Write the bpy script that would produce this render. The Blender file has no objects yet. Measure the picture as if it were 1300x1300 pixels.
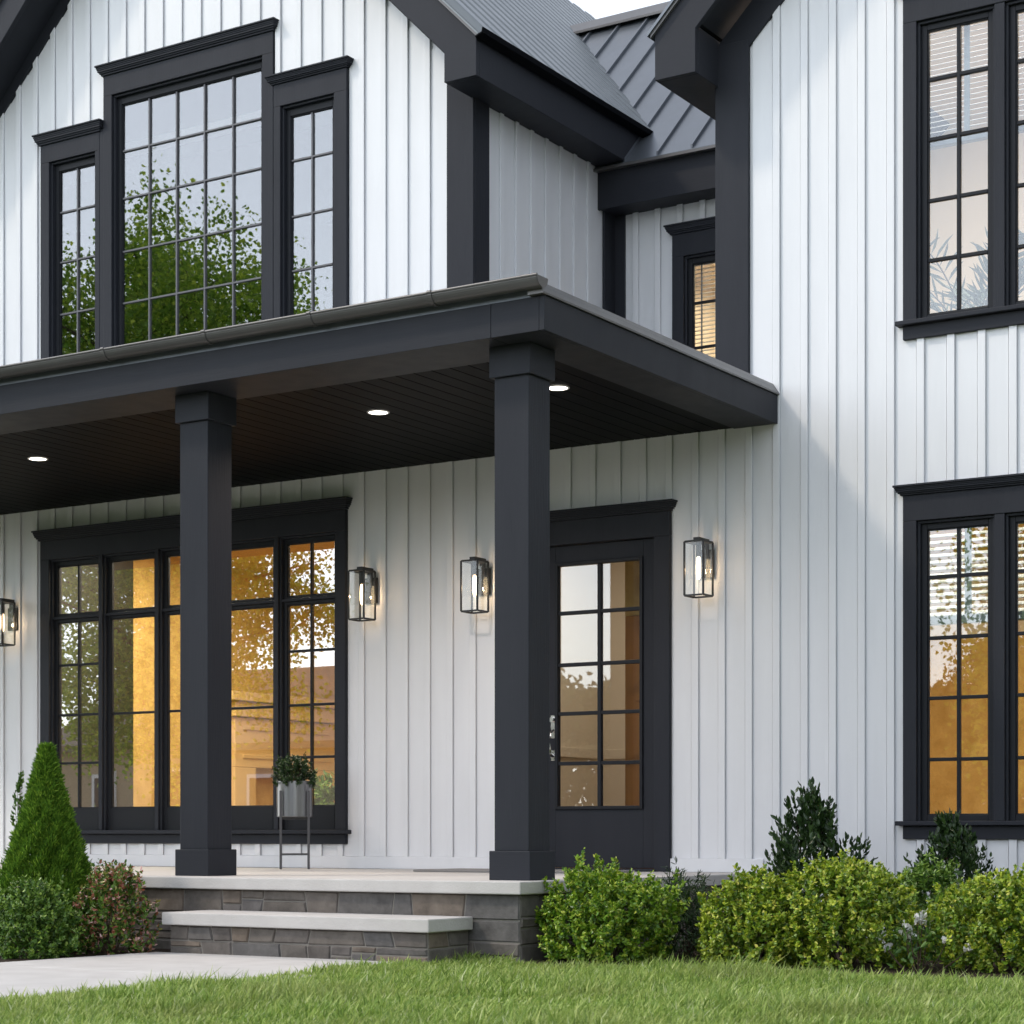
import bpy, bmesh, math, random
import numpy as np
from mathutils import Vector, Matrix
R = math.radians
random.seed(7)
rng = np.random.default_rng(11)
sc = bpy.context.scene
COL = sc.collection

# ------------------------------------------------------------------ camera, sky, sun, exposure
TH = R(32.327); SN, CS = math.sin(TH), math.cos(TH)
FPX, HORIZON = 2575.7, 1060.0
cam_d = bpy.data.cameras.new("Camera"); cam = bpy.data.objects.new("Camera", cam_d); COL.objects.link(cam)
cam.location = (0, 0, 0); cam.rotation_euler = (R(90), 0, TH)
cam_d.sensor_width = 36; cam_d.lens = 36 * FPX / 1300; cam_d.shift_y = (HORIZON - 650) / 1300
cam_d.clip_start = 0.05; cam_d.clip_end = 1000
sc.camera = cam
cam_d.dof.use_dof = True; cam_d.dof.focus_distance = 11.9; cam_d.dof.aperture_fstop = 8.0

SUN = Vector((0.74, 0.60, -1.0)).normalized()        # the way the sunlight travels
elev = math.asin(-SUN.z); azim = math.atan2(-SUN.x, -SUN.y)   # compass angle from +Y towards +X
w = bpy.data.worlds.new("World"); sc.world = w; w.use_nodes = True
nt = w.node_tree; nt.nodes.clear()
sky = nt.nodes.new("ShaderNodeTexSky"); sky.sky_type = 'NISHITA'; sky.sun_disc = False
sky.sun_elevation = elev; sky.sun_rotation = azim
sky.air_density = 1.0; sky.dust_density = 0.3; sky.ozone_density = 1.0
hs = nt.nodes.new("ShaderNodeHueSaturation"); hs.inputs['Saturation'].default_value = 0.32
bg = nt.nodes.new("ShaderNodeBackground"); bg.inputs[1].default_value = 0.15
wo = nt.nodes.new("ShaderNodeOutputWorld")
nt.links.new(sky.outputs[0], hs.inputs['Color']); nt.links.new(hs.outputs[0], bg.inputs[0]); nt.links.new(bg.outputs[0], wo.inputs[0])
sd = bpy.data.lights.new("Sun", 'SUN'); sd.energy = 0.62; sd.angle = R(5.5); sd.color = (1.0, 0.88, 0.72)
so = bpy.data.objects.new("Sun", sd); COL.objects.link(so)
so.rotation_euler = SUN.to_track_quat('-Z', 'Y').to_euler()
sc.view_settings.view_transform = 'Standard'; sc.view_settings.look = 'None'
sc.view_settings.exposure = 1.35; sc.view_settings.gamma = 1.0; sc.view_settings.use_curve_mapping = False

# ------------------------------------------------------------------ helpers
def at(px, py, Y):
    """survey: a sight line of the photograph met with the vertical plane at depth Y -> (X, Z)"""
    u = (px - 650) / FPX; v = (HORIZON - py) / FPX
    t = Y / (CS + SN * u)
    return t * (-SN + CS * u), t * v
def ax(px, Y): return at(px, 0, Y)[0]
def az(px, py, Y): return at(px, py, Y)[1]

class MB:
    def __init__(s): s.v = []; s.f = []; s.sm = []
    def add(s, vs, fs, smooth=False):
        b = len(s.v); s.v += [tuple(p) for p in vs]
        s.f += [tuple(i + b for i in f) for f in fs]; s.sm += [smooth] * len(fs)
        return s
    def box(s, x0, x1, y0, y1, z0, z1):
        x0, x1 = min(x0, x1), max(x0, x1); y0, y1 = min(y0, y1), max(y0, y1); z0, z1 = min(z0, z1), max(z0, z1)
        return s.add([(x0,y0,z0),(x1,y0,z0),(x1,y1,z0),(x0,y1,z0),(x0,y0,z1),(x1,y0,z1),(x1,y1,z1),(x0,y1,z1)],
              [(0,3,2,1),(4,5,6,7),(0,1,5,4),(1,2,6,5),(2,3,7,6),(3,0,4,7)])
    def quad(s, a, b, c, d): return s.add([a,b,c,d], [(0,1,2,3)])
    def prism(s, poly, axis, a, b):
        """poly: list of 2-D points; extruded along axis ('x','y','z') from a to b"""
        def P(p, t):
            return (t,p[0],p[1]) if axis=='x' else (p[0],t,p[1]) if axis=='y' else (p[0],p[1],t)
        n = len(poly)
        vs = [P(p,a) for p in poly] + [P(p,b) for p in poly]
        fs = [tuple(range(n)), tuple(range(2*n-1, n-1, -1))] + [(i, i+n, (i+1)%n+n, (i+1)%n) for i in range(n)]
        return s.add(vs, fs)
    def cyl(s, c, r, axis, a, b, n=20, r2=None, cap=True, smooth=True):
        r2 = r if r2 is None else r2
        def P(p, q, t): return (t,p,q) if axis=='x' else (p,t,q) if axis=='y' else (p,q,t)
        vs = []
        for t, rr in ((a, r), (b, r2)):
            for i in range(n):
                an = 2*math.pi*i/n; vs.append(P(c[0]+rr*math.cos(an), c[1]+rr*math.sin(an), t))
        s.add(vs, [(i, (i+1)%n, (i+1)%n+n, i+n) for i in range(n)], smooth)
        if cap: s.add(vs, [tuple(range(n-1,-1,-1)), tuple(range(n, 2*n))])
        return s
    def tube(s, pts, rad, n=7):
        pts = [Vector(p) for p in pts]; rings = []
        for i, p in enumerate(pts):
            d = (pts[min(i+1,len(pts)-1)] - pts[max(i-1,0)])
            if d.length < 1e-9: d = Vector((0,0,1))
            q = d.normalized().to_track_quat('Z','Y'); r = rad[i] if hasattr(rad,'__len__') else rad
            rings.append([p + q @ Vector((r*math.cos(2*math.pi*k/n), r*math.sin(2*math.pi*k/n), 0)) for k in range(n)])
        vs = [v for g in rings for v in g]; fs = []
        for i in range(len(rings)-1):
            for k in range(n): fs.append((i*n+k, i*n+(k+1)%n, (i+1)*n+(k+1)%n, (i+1)*n+k))
        s.add(vs, fs, True)
        s.add(rings[0], [tuple(range(n-1,-1,-1))]); s.add(rings[-1], [tuple(range(n))])
        return s
    def build(s, name, mat, parent=None, bevel=0.0, seg=2):
        me = bpy.data.meshes.new(name); me.from_pydata(s.v, [], s.f)
        me.polygons.foreach_set('use_smooth', s.sm)
        bm = bmesh.new(); bm.from_mesh(me); bmesh.ops.recalc_face_normals(bm, faces=bm.faces); bm.to_mesh(me); bm.free()
        me.materials.append(mat)
        o = bpy.data.objects.new(name, me); COL.objects.link(o)
        if parent: o.parent = parent
        if bevel:
            m = o.modifiers.new('Bevel','BEVEL'); m.width = bevel; m.segments = seg; m.limit_method = 'ANGLE'; m.angle_limit = R(40)
        return o

def empty(name, loc=(0,0,0), rz=0):
    o = bpy.data.objects.new(name, None); o.empty_display_size = 0.1; COL.objects.link(o)
    o.location = loc; o.rotation_euler = (0,0,rz); return o
def tag(o, label=None, cat=None, group=None, kind=None):
    if label: o['label'] = label
    if cat: o['category'] = cat
    if group: o['group'] = group
    if kind: o['kind'] = kind
    return o
def copy_tree(o, parent=None):
    c = o.copy(); COL.objects.link(c)
    if parent: c.parent = parent
    for ch in o.children: copy_tree(ch, c)
    return c

# ------------------------------------------------------------------ materials
def mat(name, base, rough=0.6, spec=0.5, metal=0.0, var=None, vscale=(3,3,3), vdetail=4, bump=0.0, bscale=(60,60,60), emit=None, es=0.0, coat=0.0, rvar=0.0):
    m = bpy.data.materials.new(name); m.use_nodes = True
    n = m.node_tree.nodes; l = m.node_tree.links; p = n['Principled BSDF']
    p.inputs['Base Color'].default_value = (*base,1); p.inputs['Roughness'].default_value = rough
    p.inputs['Specular IOR Level'].default_value = spec; p.inputs['Metallic'].default_value = metal
    p.inputs['Coat Weight'].default_value = coat
    g = n.new('ShaderNodeNewGeometry')
    def noise(scale, detail):
        mp = n.new('ShaderNodeMapping'); mp.inputs['Scale'].default_value = scale
        l.new(g.outputs['Position'], mp.inputs['Vector'])
        t = n.new('ShaderNodeTexNoise'); t.inputs['Scale'].default_value = 1.0; t.inputs['Detail'].default_value = detail
        l.new(mp.outputs[0], t.inputs['Vector']); return t
    if var:
        t = noise(vscale, vdetail)
        r = n.new('ShaderNodeValToRGB'); r.color_ramp.elements[0].position = 0.3; r.color_ramp.elements[1].position = 0.7
        r.color_ramp.elements[0].color = (*base,1); r.color_ramp.elements[1].color = (*var,1)
        l.new(t.outputs[0], r.inputs[0]); l.new(r.outputs[0], p.inputs['Base Color'])
    if rvar:
        t = noise((9,9,2.5), 5); mr = n.new('ShaderNodeMapRange')
        mr.inputs[3].default_value = rough - rvar; mr.inputs[4].default_value = rough + rvar
        l.new(t.outputs[0], mr.inputs[0]); l.new(mr.outputs[0], p.inputs['Roughness'])
    if bump:
        t = noise(bscale, 5); b = n.new('ShaderNodeBump'); b.inputs['Strength'].default_value = bump; b.inputs['Distance'].default_value = 0.01
        l.new(t.outputs[0], b.inputs['Height']); l.new(b.outputs[0], p.inputs['Normal'])
    if emit: p.inputs['Emission Color'].default_value = (*emit,1); p.inputs['Emission Strength'].default_value = es
    return m
def island_mat(name, cols, rough=0.5, trans=0.35, spec=0.4, noise_scale=None):
    """leaf and stone colour: one random colour per leaf / stone"""
    m = bpy.data.materials.new(name); m.use_nodes = True
    n = m.node_tree.nodes; l = m.node_tree.links; p = n['Principled BSDF']; out = n['Material Output']
    g = n.new('ShaderNodeNewGeometry'); r = n.new('ShaderNodeValToRGB')
    els = r.color_ramp.elements
    while len(els) < len(cols): els.new(0.5)
    for i, (pos, c) in enumerate(cols): els[i].position = pos; els[i].color = (*c,1)
    l.new(g.outputs['Random Per Island'], r.inputs[0])
    colr = r.outputs[0]
    if noise_scale:
        t = n.new('ShaderNodeTexNoise'); t.inputs['Scale'].default_value = noise_scale; t.inputs['Detail'].default_value = 6; t.inputs['Roughness'].default_value = .65
        l.new(g.outputs['Position'], t.inputs['Vector'])
        mx = n.new('ShaderNodeMix'); mx.data_type = 'RGBA'; mx.blend_type = 'OVERLAY'; mx.inputs[0].default_value = 0.75
        l.new(colr, mx.inputs[6]); l.new(t.outputs[0], mx.inputs[7]); colr = mx.outputs[2]
        b = n.new('ShaderNodeBump'); b.inputs['Strength'].default_value = 0.6; b.inputs['Distance'].default_value = 0.012
        l.new(t.outputs[0], b.inputs['Height']); l.new(b.outputs[0], p.inputs['Normal'])
    l.new(colr, p.inputs['Base Color'])
    p.inputs['Roughness'].default_value = rough; p.inputs['Specular IOR Level'].default_value = spec
    if trans:
        tr = n.new('ShaderNodeBsdfTranslucent'); l.new(colr, tr.inputs['Color'])
        ms = n.new('ShaderNodeMixShader'); ms.inputs[0].default_value = trans
        l.new(p.outputs[0], ms.inputs[1]); l.new(tr.outputs[0], ms.inputs[2]); l.new(ms.outputs[0], out.inputs[0])
    return m
def glass_mat(name, base_reflect, tint=(0.93,0.95,0.94)):
    m = bpy.data.materials.new(name); m.use_nodes = True
    n = m.node_tree.nodes; l = m.node_tree.links; n.remove(n['Principled BSDF']); out = n['Material Output']
    t = n.new('ShaderNodeBsdfTransparent'); t.inputs[0].default_value = (*tint,1)
    gl = n.new('ShaderNodeBsdfGlossy'); gl.inputs['Roughness'].default_value = 0.0; gl.inputs['Color'].default_value = (0.95,0.97,1,1)
    fr = n.new('ShaderNodeLayerWeight'); fr.inputs[0].default_value = 0.5
    pw = n.new('ShaderNodeMath'); pw.operation = 'POWER'; pw.inputs[1].default_value = 5.0; l.new(fr.outputs['Facing'], pw.inputs[0])
    a = n.new('ShaderNodeMath'); a.operation = 'MULTIPLY_ADD'; a.inputs[1].default_value = 0.7; a.inputs[2].default_value = base_reflect; a.use_clamp = True
    l.new(pw.outputs[0], a.inputs[0])
    ms = n.new('ShaderNodeMixShader')
    l.new(a.outputs[0], ms.inputs[0]); l.new(t.outputs[0], ms.inputs[1]); l.new(gl.outputs[0], ms.inputs[2]); l.new(ms.outputs[0], out.inputs[0])
    return m

M = {}
M['white'] = mat('white board siding', (0.70,0.712,0.735), 0.42, var=(0.74,0.752,0.775), vscale=(8,8,1.1), bump=0.10, bscale=(120,120,4), rvar=0.06)
M['trim'] = mat('charcoal painted wood', (0.0250,0.0272,0.0340), 0.5, spec=0.12, var=(0.0290,0.0312,0.0385), vscale=(2,2,2), bump=0.06, bscale=(40,40,40), rvar=0.07)
M['trimv'] = mat('charcoal painted wood upright', (0.0250,0.0272,0.0340), 0.5, spec=0.12, var=(0.0290,0.0312,0.0385), vscale=(6,6,1), bump=0.2, bscale=(130,130,7), rvar=0.07)
M['trimh'] = mat('charcoal painted wood level', (0.0250,0.0272,0.0340), 0.5, spec=0.12, var=(0.0290,0.0312,0.0385), vscale=(1,6,6), bump=0.08, bscale=(7,130,130), rvar=0.07)
M['sash'] = mat('charcoal window sash', (0.017,0.0185,0.0225), 0.42, spec=0.15, bump=0.03)
M['bars'] = mat('grey glazing bar', (0.10,0.10,0.11), 0.4)
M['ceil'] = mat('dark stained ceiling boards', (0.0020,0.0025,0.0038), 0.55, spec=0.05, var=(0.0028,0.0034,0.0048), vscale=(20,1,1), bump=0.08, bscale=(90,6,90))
M['beam_under'] = mat('dark beam underside', (0.035,0.033,0.032), 0.45)
M['gutter'] = mat('grey brown gutter metal', (0.125,0.122,0.122), 0.36, metal=0.3, var=(0.105,0.102,0.102), vscale=(3,3,3), rvar=0.06)
M['corr'] = mat('grey corrugated metal', (0.150,0.168,0.178), 0.40, metal=0.4, var=(0.17,0.188,0.198), vscale=(2,2,2), rvar=0.08)
M['seam'] = mat('dark standing seam metal', (0.125,0.140,0.160), 0.36, metal=0.5, var=(0.14,0.155,0.175), vscale=(2,2,2), rvar=0.07)
M['concrete'] = mat('pale cast concrete', (0.46,0.445,0.43), 0.85, spec=0.25, var=(0.53,0.515,0.50), vscale=(5,5,5), vdetail=8, bump=0.2, bscale=(90,90,90))
M['mortar'] = mat('pale mortar', (0.22,0.205,0.185), 0.95, spec=0.1, bump=0.3)
M['stone'] = island_mat('brown grey cut stone', [(0,(0.105,0.094,0.087)),(0.3,(0.131,0.116,0.103)),(0.55,(0.114,0.109,0.107)),(0.8,(0.160,0.128,0.101)),(1,(0.097,0.094,0.096))], 0.85, 0, 0.25, noise_scale=11)
M['soil'] = mat('dark mulch', (0.022,0.016,0.012), 0.95, spec=0.1, var=(0.05,0.036,0.026), vscale=(40,40,40), bump=0.8, bscale=(50,50,50))
M['lawn'] = mat('lawn turf', (0.06,0.085,0.022), 0.95, spec=0.1, var=(0.10,0.13,0.035), vscale=(4,4,4), vdetail=8, bump=0.6, bscale=(60,60,60))
M['asphalt'] = mat('asphalt', (0.05,0.05,0.052), 0.9, var=(0.065,0.063,0.06), vscale=(3,3,3))
M['glass'] = glass_mat('window glass', 0.23)
M['glass_g'] = glass_mat('gable window glass', 0.155, (0.80,0.81,0.80))
M['glass_r'] = glass_mat('window glass bright room', 0.10)
M['lampglass'] = glass_mat('clear lantern glass', 0.035, (0.97,0.97,0.96))
M['black'] = mat('black iron', (0.012,0.012,0.013), 0.4, bump=0.05)
M['steel'] = mat('brushed grey steel', (0.30,0.30,0.31), 0.30, metal=0.9, var=(0.2,0.2,0.21), vscale=(25,25,1), bump=0.03, bscale=(200,200,3))
M['legs'] = mat('dull grey stand', (0.09,0.09,0.095), 0.5, metal=0.4)
M['chrome'] = mat('polished handle', (0.75,0.73,0.70), 0.12, metal=1.0)
M['bulb'] = mat('lit filament bulb', (1,0.8,0.55), 0.4, emit=(1,0.76,0.46), es=2.6)
M['down'] = mat('lit downlight lens', (1,0.95,0.88), 0.4, emit=(1,0.93,0.82), es=3)
M['downring'] = mat('white downlight rim', (0.55,0.54,0.52), 0.5)
M['ochre'] = mat('ochre plaster', (0.70,0.47,0.17), 0.8, spec=0.2, var=(0.54,0.34,0.11), vscale=(9,9,9), vdetail=10, bump=0.5, bscale=(30,30,30))
M['ochre2'] = mat('honey painted joinery', (0.70,0.47,0.19), 0.55)
M['orange'] = mat('orange stained wood', (0.50,0.22,0.05), 0.5, var=(0.42,0.17,0.035), vscale=(20,20,2))
M['beige'] = mat('beige plaster', (0.70,0.62,0.52), 0.8, spec=0.2)
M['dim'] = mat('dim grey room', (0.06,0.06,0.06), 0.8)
M['darkwood'] = mat('dark brown panel', (0.018,0.012,0.009), 0.6)
M['beamgrey'] = mat('grey interior beam', (0.42,0.41,0.40), 0.7)
M['floorwood'] = mat('brown floor boards', (0.22,0.12,0.06), 0.35, var=(0.16,0.085,0.04), vscale=(2,20,2))
M['slat'] = mat('blue grey blind slat', (0.22,0.25,0.29), 0.55)
M['creamslat'] = mat('cream blind slat', (0.60,0.55,0.47), 0.55)
M['bark'] = mat('grey brown bark', (0.075,0.058,0.043), 0.95, var=(0.12,0.095,0.07), vscale=(12,12,3), bump=0.8, bscale=(25,25,6))
M['mat'] = mat('grey doormat', (0.26,0.25,0.24), 0.95, bump=0.6, bscale=(200,200,200))
M['clad'] = mat('tan clapboard', (0.42,0.33,0.22), 0.7)
M['shingle'] = mat('grey brown shingles', (0.13,0.115,0.10), 0.9, var=(0.19,0.165,0.14), vscale=(6,6,6), bump=0.4, bscale=(10,10,40))
M['hedge'] = island_mat('hedge leaves', [(0,(0.030,0.055,0.015)),(0.5,(0.050,0.085,0.020)),(1,(0.085,0.120,0.030))])
M['treeleaf'] = island_mat('maple leaves', [(0,(0.134,0.266,0.029)),(0.45,(0.242,0.392,0.044)),(0.8,(0.404,0.565,0.061)),(1,(0.593,0.691,0.085))], trans=0.45)
M['limeleaf'] = island_mat('lime shrub leaves', [(0,(0.057,0.129,0.013)),(0.4,(0.123,0.234,0.018)),(0.75,(0.237,0.346,0.030)),(1,(0.298,0.346,0.060))], rough=0.32, trans=0.16, spec=0.45)
M['boxleaf'] = island_mat('boxwood leaves', [(0,(0.043,0.114,0.011)),(0.45,(0.105,0.229,0.017)),(0.8,(0.221,0.380,0.029)),(1,(0.369,0.410,0.053))], rough=0.32, trans=0.16, spec=0.45)
M['darkleaf'] = island_mat('dark glossy leaves', [(0,(0.017,0.039,0.014)),(0.5,(0.031,0.064,0.020)),(1,(0.063,0.119,0.031))], rough=0.3, trans=0.2)
M['midleaf'] = island_mat('mid green leaves', [(0,(0.035,0.092,0.015)),(0.5,(0.070,0.154,0.023)),(1,(0.169,0.292,0.045))], rough=0.35, trans=0.3)
M['thuja'] = island_mat('thuja sprays', [(0,(0.057,0.141,0.016)),(0.5,(0.113,0.239,0.024)),(0.85,(0.205,0.366,0.035)),(1,(0.309,0.456,0.059))], rough=0.6, trans=0.3, spec=0.2)
M['limetip'] = island_mat('yellow green young leaves', [(0,(0.200,0.304,0.020)),(0.5,(0.340,0.441,0.032)),(0.85,(0.500,0.557,0.056)),(1,(0.620,0.578,0.112))], rough=0.34, trans=0.25, spec=0.4)  # tip materials: young leaf colour, brightened to read as lit
M['boxtip'] = island_mat('bright green young leaves', [(0,(0.127,0.230,0.018)),(0.5,(0.230,0.368,0.027)),(0.85,(0.380,0.506,0.045)),(1,(0.575,0.598,0.108))], rough=0.34, trans=0.25, spec=0.4)
M['midtip'] = island_mat('green young leaves', [(0,(0.091,0.182,0.024)),(0.6,(0.156,0.273,0.036)),(1,(0.312,0.442,0.072))], rough=0.30, trans=0.2, spec=0.6)
M['redleaf'] = island_mat('bronze red leaves', [(0,(0.045,0.091,0.019)),(0.25,(0.120,0.195,0.033)),(0.48,(0.300,0.286,0.065)),(0.55,(0.255,0.111,0.052)),(0.85,(0.360,0.111,0.078)),(1,(0.800,0.546,0.520))], rough=0.32, trans=0.2) if True else island_mat('bronze red leaves', [(0,(0.080,0.137,0.035)),(0.32,(0.203,0.273,0.058)),(0.5,(0.315,0.108,0.058)),(0.75,(0.427,0.117,0.088)),(1,(0.800,0.488,0.448))], rough=0.35, trans=0.3)
M['grass'] = island_mat('grass blades', [(0,(0.122,0.209,0.036)),(0.4,(0.221,0.346,0.060)),(0.75,(0.376,0.501,0.113)),(0.93,(0.574,0.648,0.214)),(1,(0.619,0.680,0.402))], rough=0.5, trans=0.4)
M['petal'] = island_mat('white petals', [(0,(0.75,0.76,0.76)),(1,(0.82,0.81,0.79))], trans=0.3)
M['palm'] = island_mat('grey green palm leaves', [(0,(0.05,0.08,0.065)),(1,(0.10,0.14,0.11))], trans=0.2)
M['stem'] = mat('woody stem', (0.06,0.04,0.025), 0.9)

# ------------------------------------------------------------------ setting: ground, path, bed, road
YF, YB, FLOOR, GROUND = 11.27, 10.93, -0.231, -0.632
def sheet(name, x0, x1, y0, y1, z, m):
    return MB().quad((x0,y0,z),(x1,y0,z),(x1,y1,z),(x0,y1,z)).build(name, m)
tag(sheet('ground', -400, 400, -400, 400, GROUND-0.006, M['lawn']), kind='structure')
tag(MB().add([(-14,5.2,GROUND),(-7.42,5.2,GROUND),(-7.36,8.1,GROUND),(-7.3,8.5,GROUND),(-14,8.5,GROUND)],[(0,1,2,3,4)]).build('soil_left', M['soil']), kind='structure').name = 'planting_bed'
bedv = [(-5.32,8.42),(-4.6,8.36),(-3.9,8.42),(-3.2,8.5),(-2.4,8.45),(-0.6,8.4),(-0.6,11.3),(-5.32,11.3)]
tag(MB().add([(x,y,GROUND+0.004) for x,y in bedv],[tuple(range(8))]).build('planting_bed', M['soil']), kind='structure')
pm = MB(); ed = lambda y: -5.22-0.146*(y-5.0)
for a,b in ((6.905,8.14),(4.70,6.895),(-11.0,4.69)):
    pm.prism([(-7.40,b),(ed(max(b,3.0)),b),(ed(max(a,3.0)),a),(-7.44,a)],'z',GROUND-0.1,GROUND+0.008)
tag(pm.build('path', M['concrete'], bevel=0.006), kind='structure')
tag(sheet('road', -200, 200, -22, -14, GROUND+0.004, M['asphalt']), kind='structure')
tag(sheet('pavement', -200, 200, -13, -11.4, GROUND+0.006, M['concrete']), kind='structure')

# ------------------------------------------------------------------ the house
house = tag(empty('farmhouse', (0,0,0)), 'white board and batten farmhouse with charcoal trim, porch and twin gables', 'house')
XL, XR, XC = -12.42, -7.44, -9.93          # left gable: corners and centre
WL, WR, WC = -5.609, -1.70, -3.655         # right wing
NY = 13.18                                  # recessed wall between them
TOPZ = 2.72                                 # porch roof top
def wall_top(x):
    if x <= XR: return 7.60 - abs(x - XC)
    if x < WL: return TOPZ
    return 6.70 - abs(x - WC)

YC = YF - 0.035                             # front of casings
openings = []; blocks = []                  # holes in the wall; areas where no batten runs

def cornice(x0, x1, z0, z1, y, parent):
    """moulded cap: stepped profile swept along X, returned at both ends"""
    h = z1 - z0; mb = MB()
    steps = [(0.0,0.008),(0.22,0.013),(0.40,0.023),(0.62,0.032),(0.80,0.036),(1.0,0.040)]
    for (a, d), (b, e) in zip(steps[:-1], steps[1:]):
        za, zb = z0+a*h, z0+b*h
        mb.prism([(x0-e,za),(x1+e,za),(x1+e,zb),(x0-e,zb)], 'y', y-e, y+0.03)
    mb.box(x0-0.046, x1+0.046, y-0.050, y+0.03, z1, z1+0.012)
    return mb.build('cornice', M['trimh'], parent, bevel=0.002, seg=1)

def sash(parent, x0, x1, z0, z1, stile, top, bot, vx, hz, y, glass, mun=0.018, bars=None):
    """one glazed frame with its glazing bars, and its pane"""
    mb = MB(); d0, d1 = y, y+0.035
    mb.box(x0,x0+stile,d0,d1,z0,z1); mb.box(x1-stile,x1,d0,d1,z0,z1)
    mb.box(x0+stile,x1-stile,d0,d1,z1-top,z1); mb.box(x0+stile,x1-stile,d0,d1,z0,z0+bot)
    gx0,gx1,gz0,gz1 = x0+stile,x1-stile,z0+bot,z1-top
    # glazing bead
    bd = 0.007
    mb.box(gx0,gx0+bd,d0+0.008,d1-0.006,gz0,gz1); mb.box(gx1-bd,gx1,d0+0.008,d1-0.006,gz0,gz1)
    mb.box(gx0+bd,gx1-bd,d0+0.008,d1-0.006,gz1-bd,gz1); mb.box(gx0+bd,gx1-bd,d0+0.008,d1-0.006,gz0,gz0+bd)
    xs = [gx0+bd] + sorted(vx) + [gx1-bd]
    gb = MB() if bars else mb
    for v in vx: gb.box(v-mun/2,v+mun/2,d0+0.006,d1-0.004,gz0+bd,gz1-bd)
    for hh in hz:
        for a,b in zip(xs[:-1],xs[1:]):
            gb.box(a+(mun/2 if a in vx else 0), b-(mun/2 if b in vx else 0), d0+0.0065,d1-0.0045,hh-mun/2,hh+mun/2)
    if bars: gb.build('glazing_bars', bars, parent, bevel=0.001, seg=1)
    mb.build('sash', M['sash'], parent, bevel=0.002, seg=1)
    MB().box(gx0+0.002,gx1-0.002,d0+0.019,d0+0.0225,gz0+0.002,gz1-0.002).build('pane', glass, parent).matrix_parent_inverse = Matrix.Translation(((gx0+gx1)/2,d0+0.02,(gz0+gz1)/2)) @ Matrix.Rotation(R(random.uniform(-.22,.22)),4,'Z') @ Matrix.Rotation(R(random.uniform(-.12,.12)),4,'X') @ Matrix.Translation((-(gx0+gx1)/2,-d0-0.02,-(gz0+gz1)/2))

def casing(x0, x1, z0, z1, ox, oz0, oz1, parent_name='window', y=YF, label=None, bottom=True, matv=None):
    """x0..x1,z0..z1 outer edge; ox list of (a,b) openings; returns the window part (its casing boards)"""
    mb = MB(); yc = y-0.035; yi = y+0.06
    edges = [x0] + [e for ab in ox for e in ab] + [x1]
    for i in range(0, len(edges), 2):
        mb.box(edges[i], edges[i+1], yc + (0.004 if 0 < i < len(edges)-2 else 0), yi, z0, oz1)
    mb.box(x0, x1, yc, yi, oz1, z1)
    for a,b in ox:                         # inner stop: the dark reveal step
        mb.box(a,a+0.016,y-0.012,yi,oz0,oz1-0.016); mb.box(b-0.016,b,y-0.012,yi,oz0,oz1-0.016); mb.box(a,b,y-0.012,yi,oz1-0.016,oz1)
    o = mb.build(parent_name, matv or M['trimv'], house, bevel=0.003)
    if label: o['label'] = label
    return o
def sill(x0, x1, zt, zb, ap, parent, y=YF):
    MB().box(x0-0.035,x1+0.035,y-0.075,y+0.06,zb,zt).build('sill', M['trimh'], parent, bevel=0.004)
    MB().box(x0,x1,y-0.036,y-0.001,ap,zb-0.001).build('apron', M['trimh'], parent, bevel=0.003)

# ---- upper left window group: three frames
ZB_UP = 2.80
def upper_unit(cx0, cx1, ox0, ox1, ztop, zopen, ctop, vcount, rows, label, mx0=None, mx1=None):
    wn = casing(cx0, cx1, ZB_UP, ztop, [(ox0,ox1)], ZB_UP, zopen, label=label)
    cornice(mx0 if mx0 is not None else cx0, mx1 if mx1 is not None else cx1, ztop+0.001, ctop, YC, wn)
    a, b = ox0+0.016, ox1-0.016
    vx = [a+0.035+(b-a-0.07)*k/(vcount) for k in range(1,vcount)]
    sash(wn, a, b, ZB_UP, zopen-0.016, 0.035, 0.05, 0.05, vx, rows, YF+0.018, M['glass_g'], mun=0.013, bars=M['bars'])
    openings.append((ox0,ox1,ZB_UP-0.05,zopen)); blocks.append((cx0-0.005,cx1+0.005,ZB_UP-0.1,ctop+0.012))
    return wn
X = lambda px: ax(px, YC)
GX = YF+0.03
upper_unit(X(51.3), X(126), X(62), X(120.3), az(51.3,186,YC), az(62,206,YC), az(51.3,175,YC), 2,
           [az(76,y,GX) for y in (270.7,334,400)], 'left upper casement of the stepped gable window, two panes wide')
upper_unit(X(131), X(346.5), X(141.5), X(332.6), az(131,97.5,YC), az(141.5,120.3,YC), az(131,87,YC), 5,
           [az(155.7,y,GX) for y in (192.8,253,320.2,385.7)], 'tall middle gable window, five panes wide')
upper_unit(X(347), X(439.8), X(355.6), X(423.6), az(342,110,YC), az(355.6,134.5,YC), az(342,101.5,YC), 2,
           [az(369,y,GX) for y in (145,205,276,345)], 'right upper casement of the stepped gable window, two panes wide')
# filler boards that join the three frames
MB().box(X(126),X(131),YC+0.003,YF+0.05,ZB_UP,az(126,165,YC)).build('mullion_board', M['trimv'], house)

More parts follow.
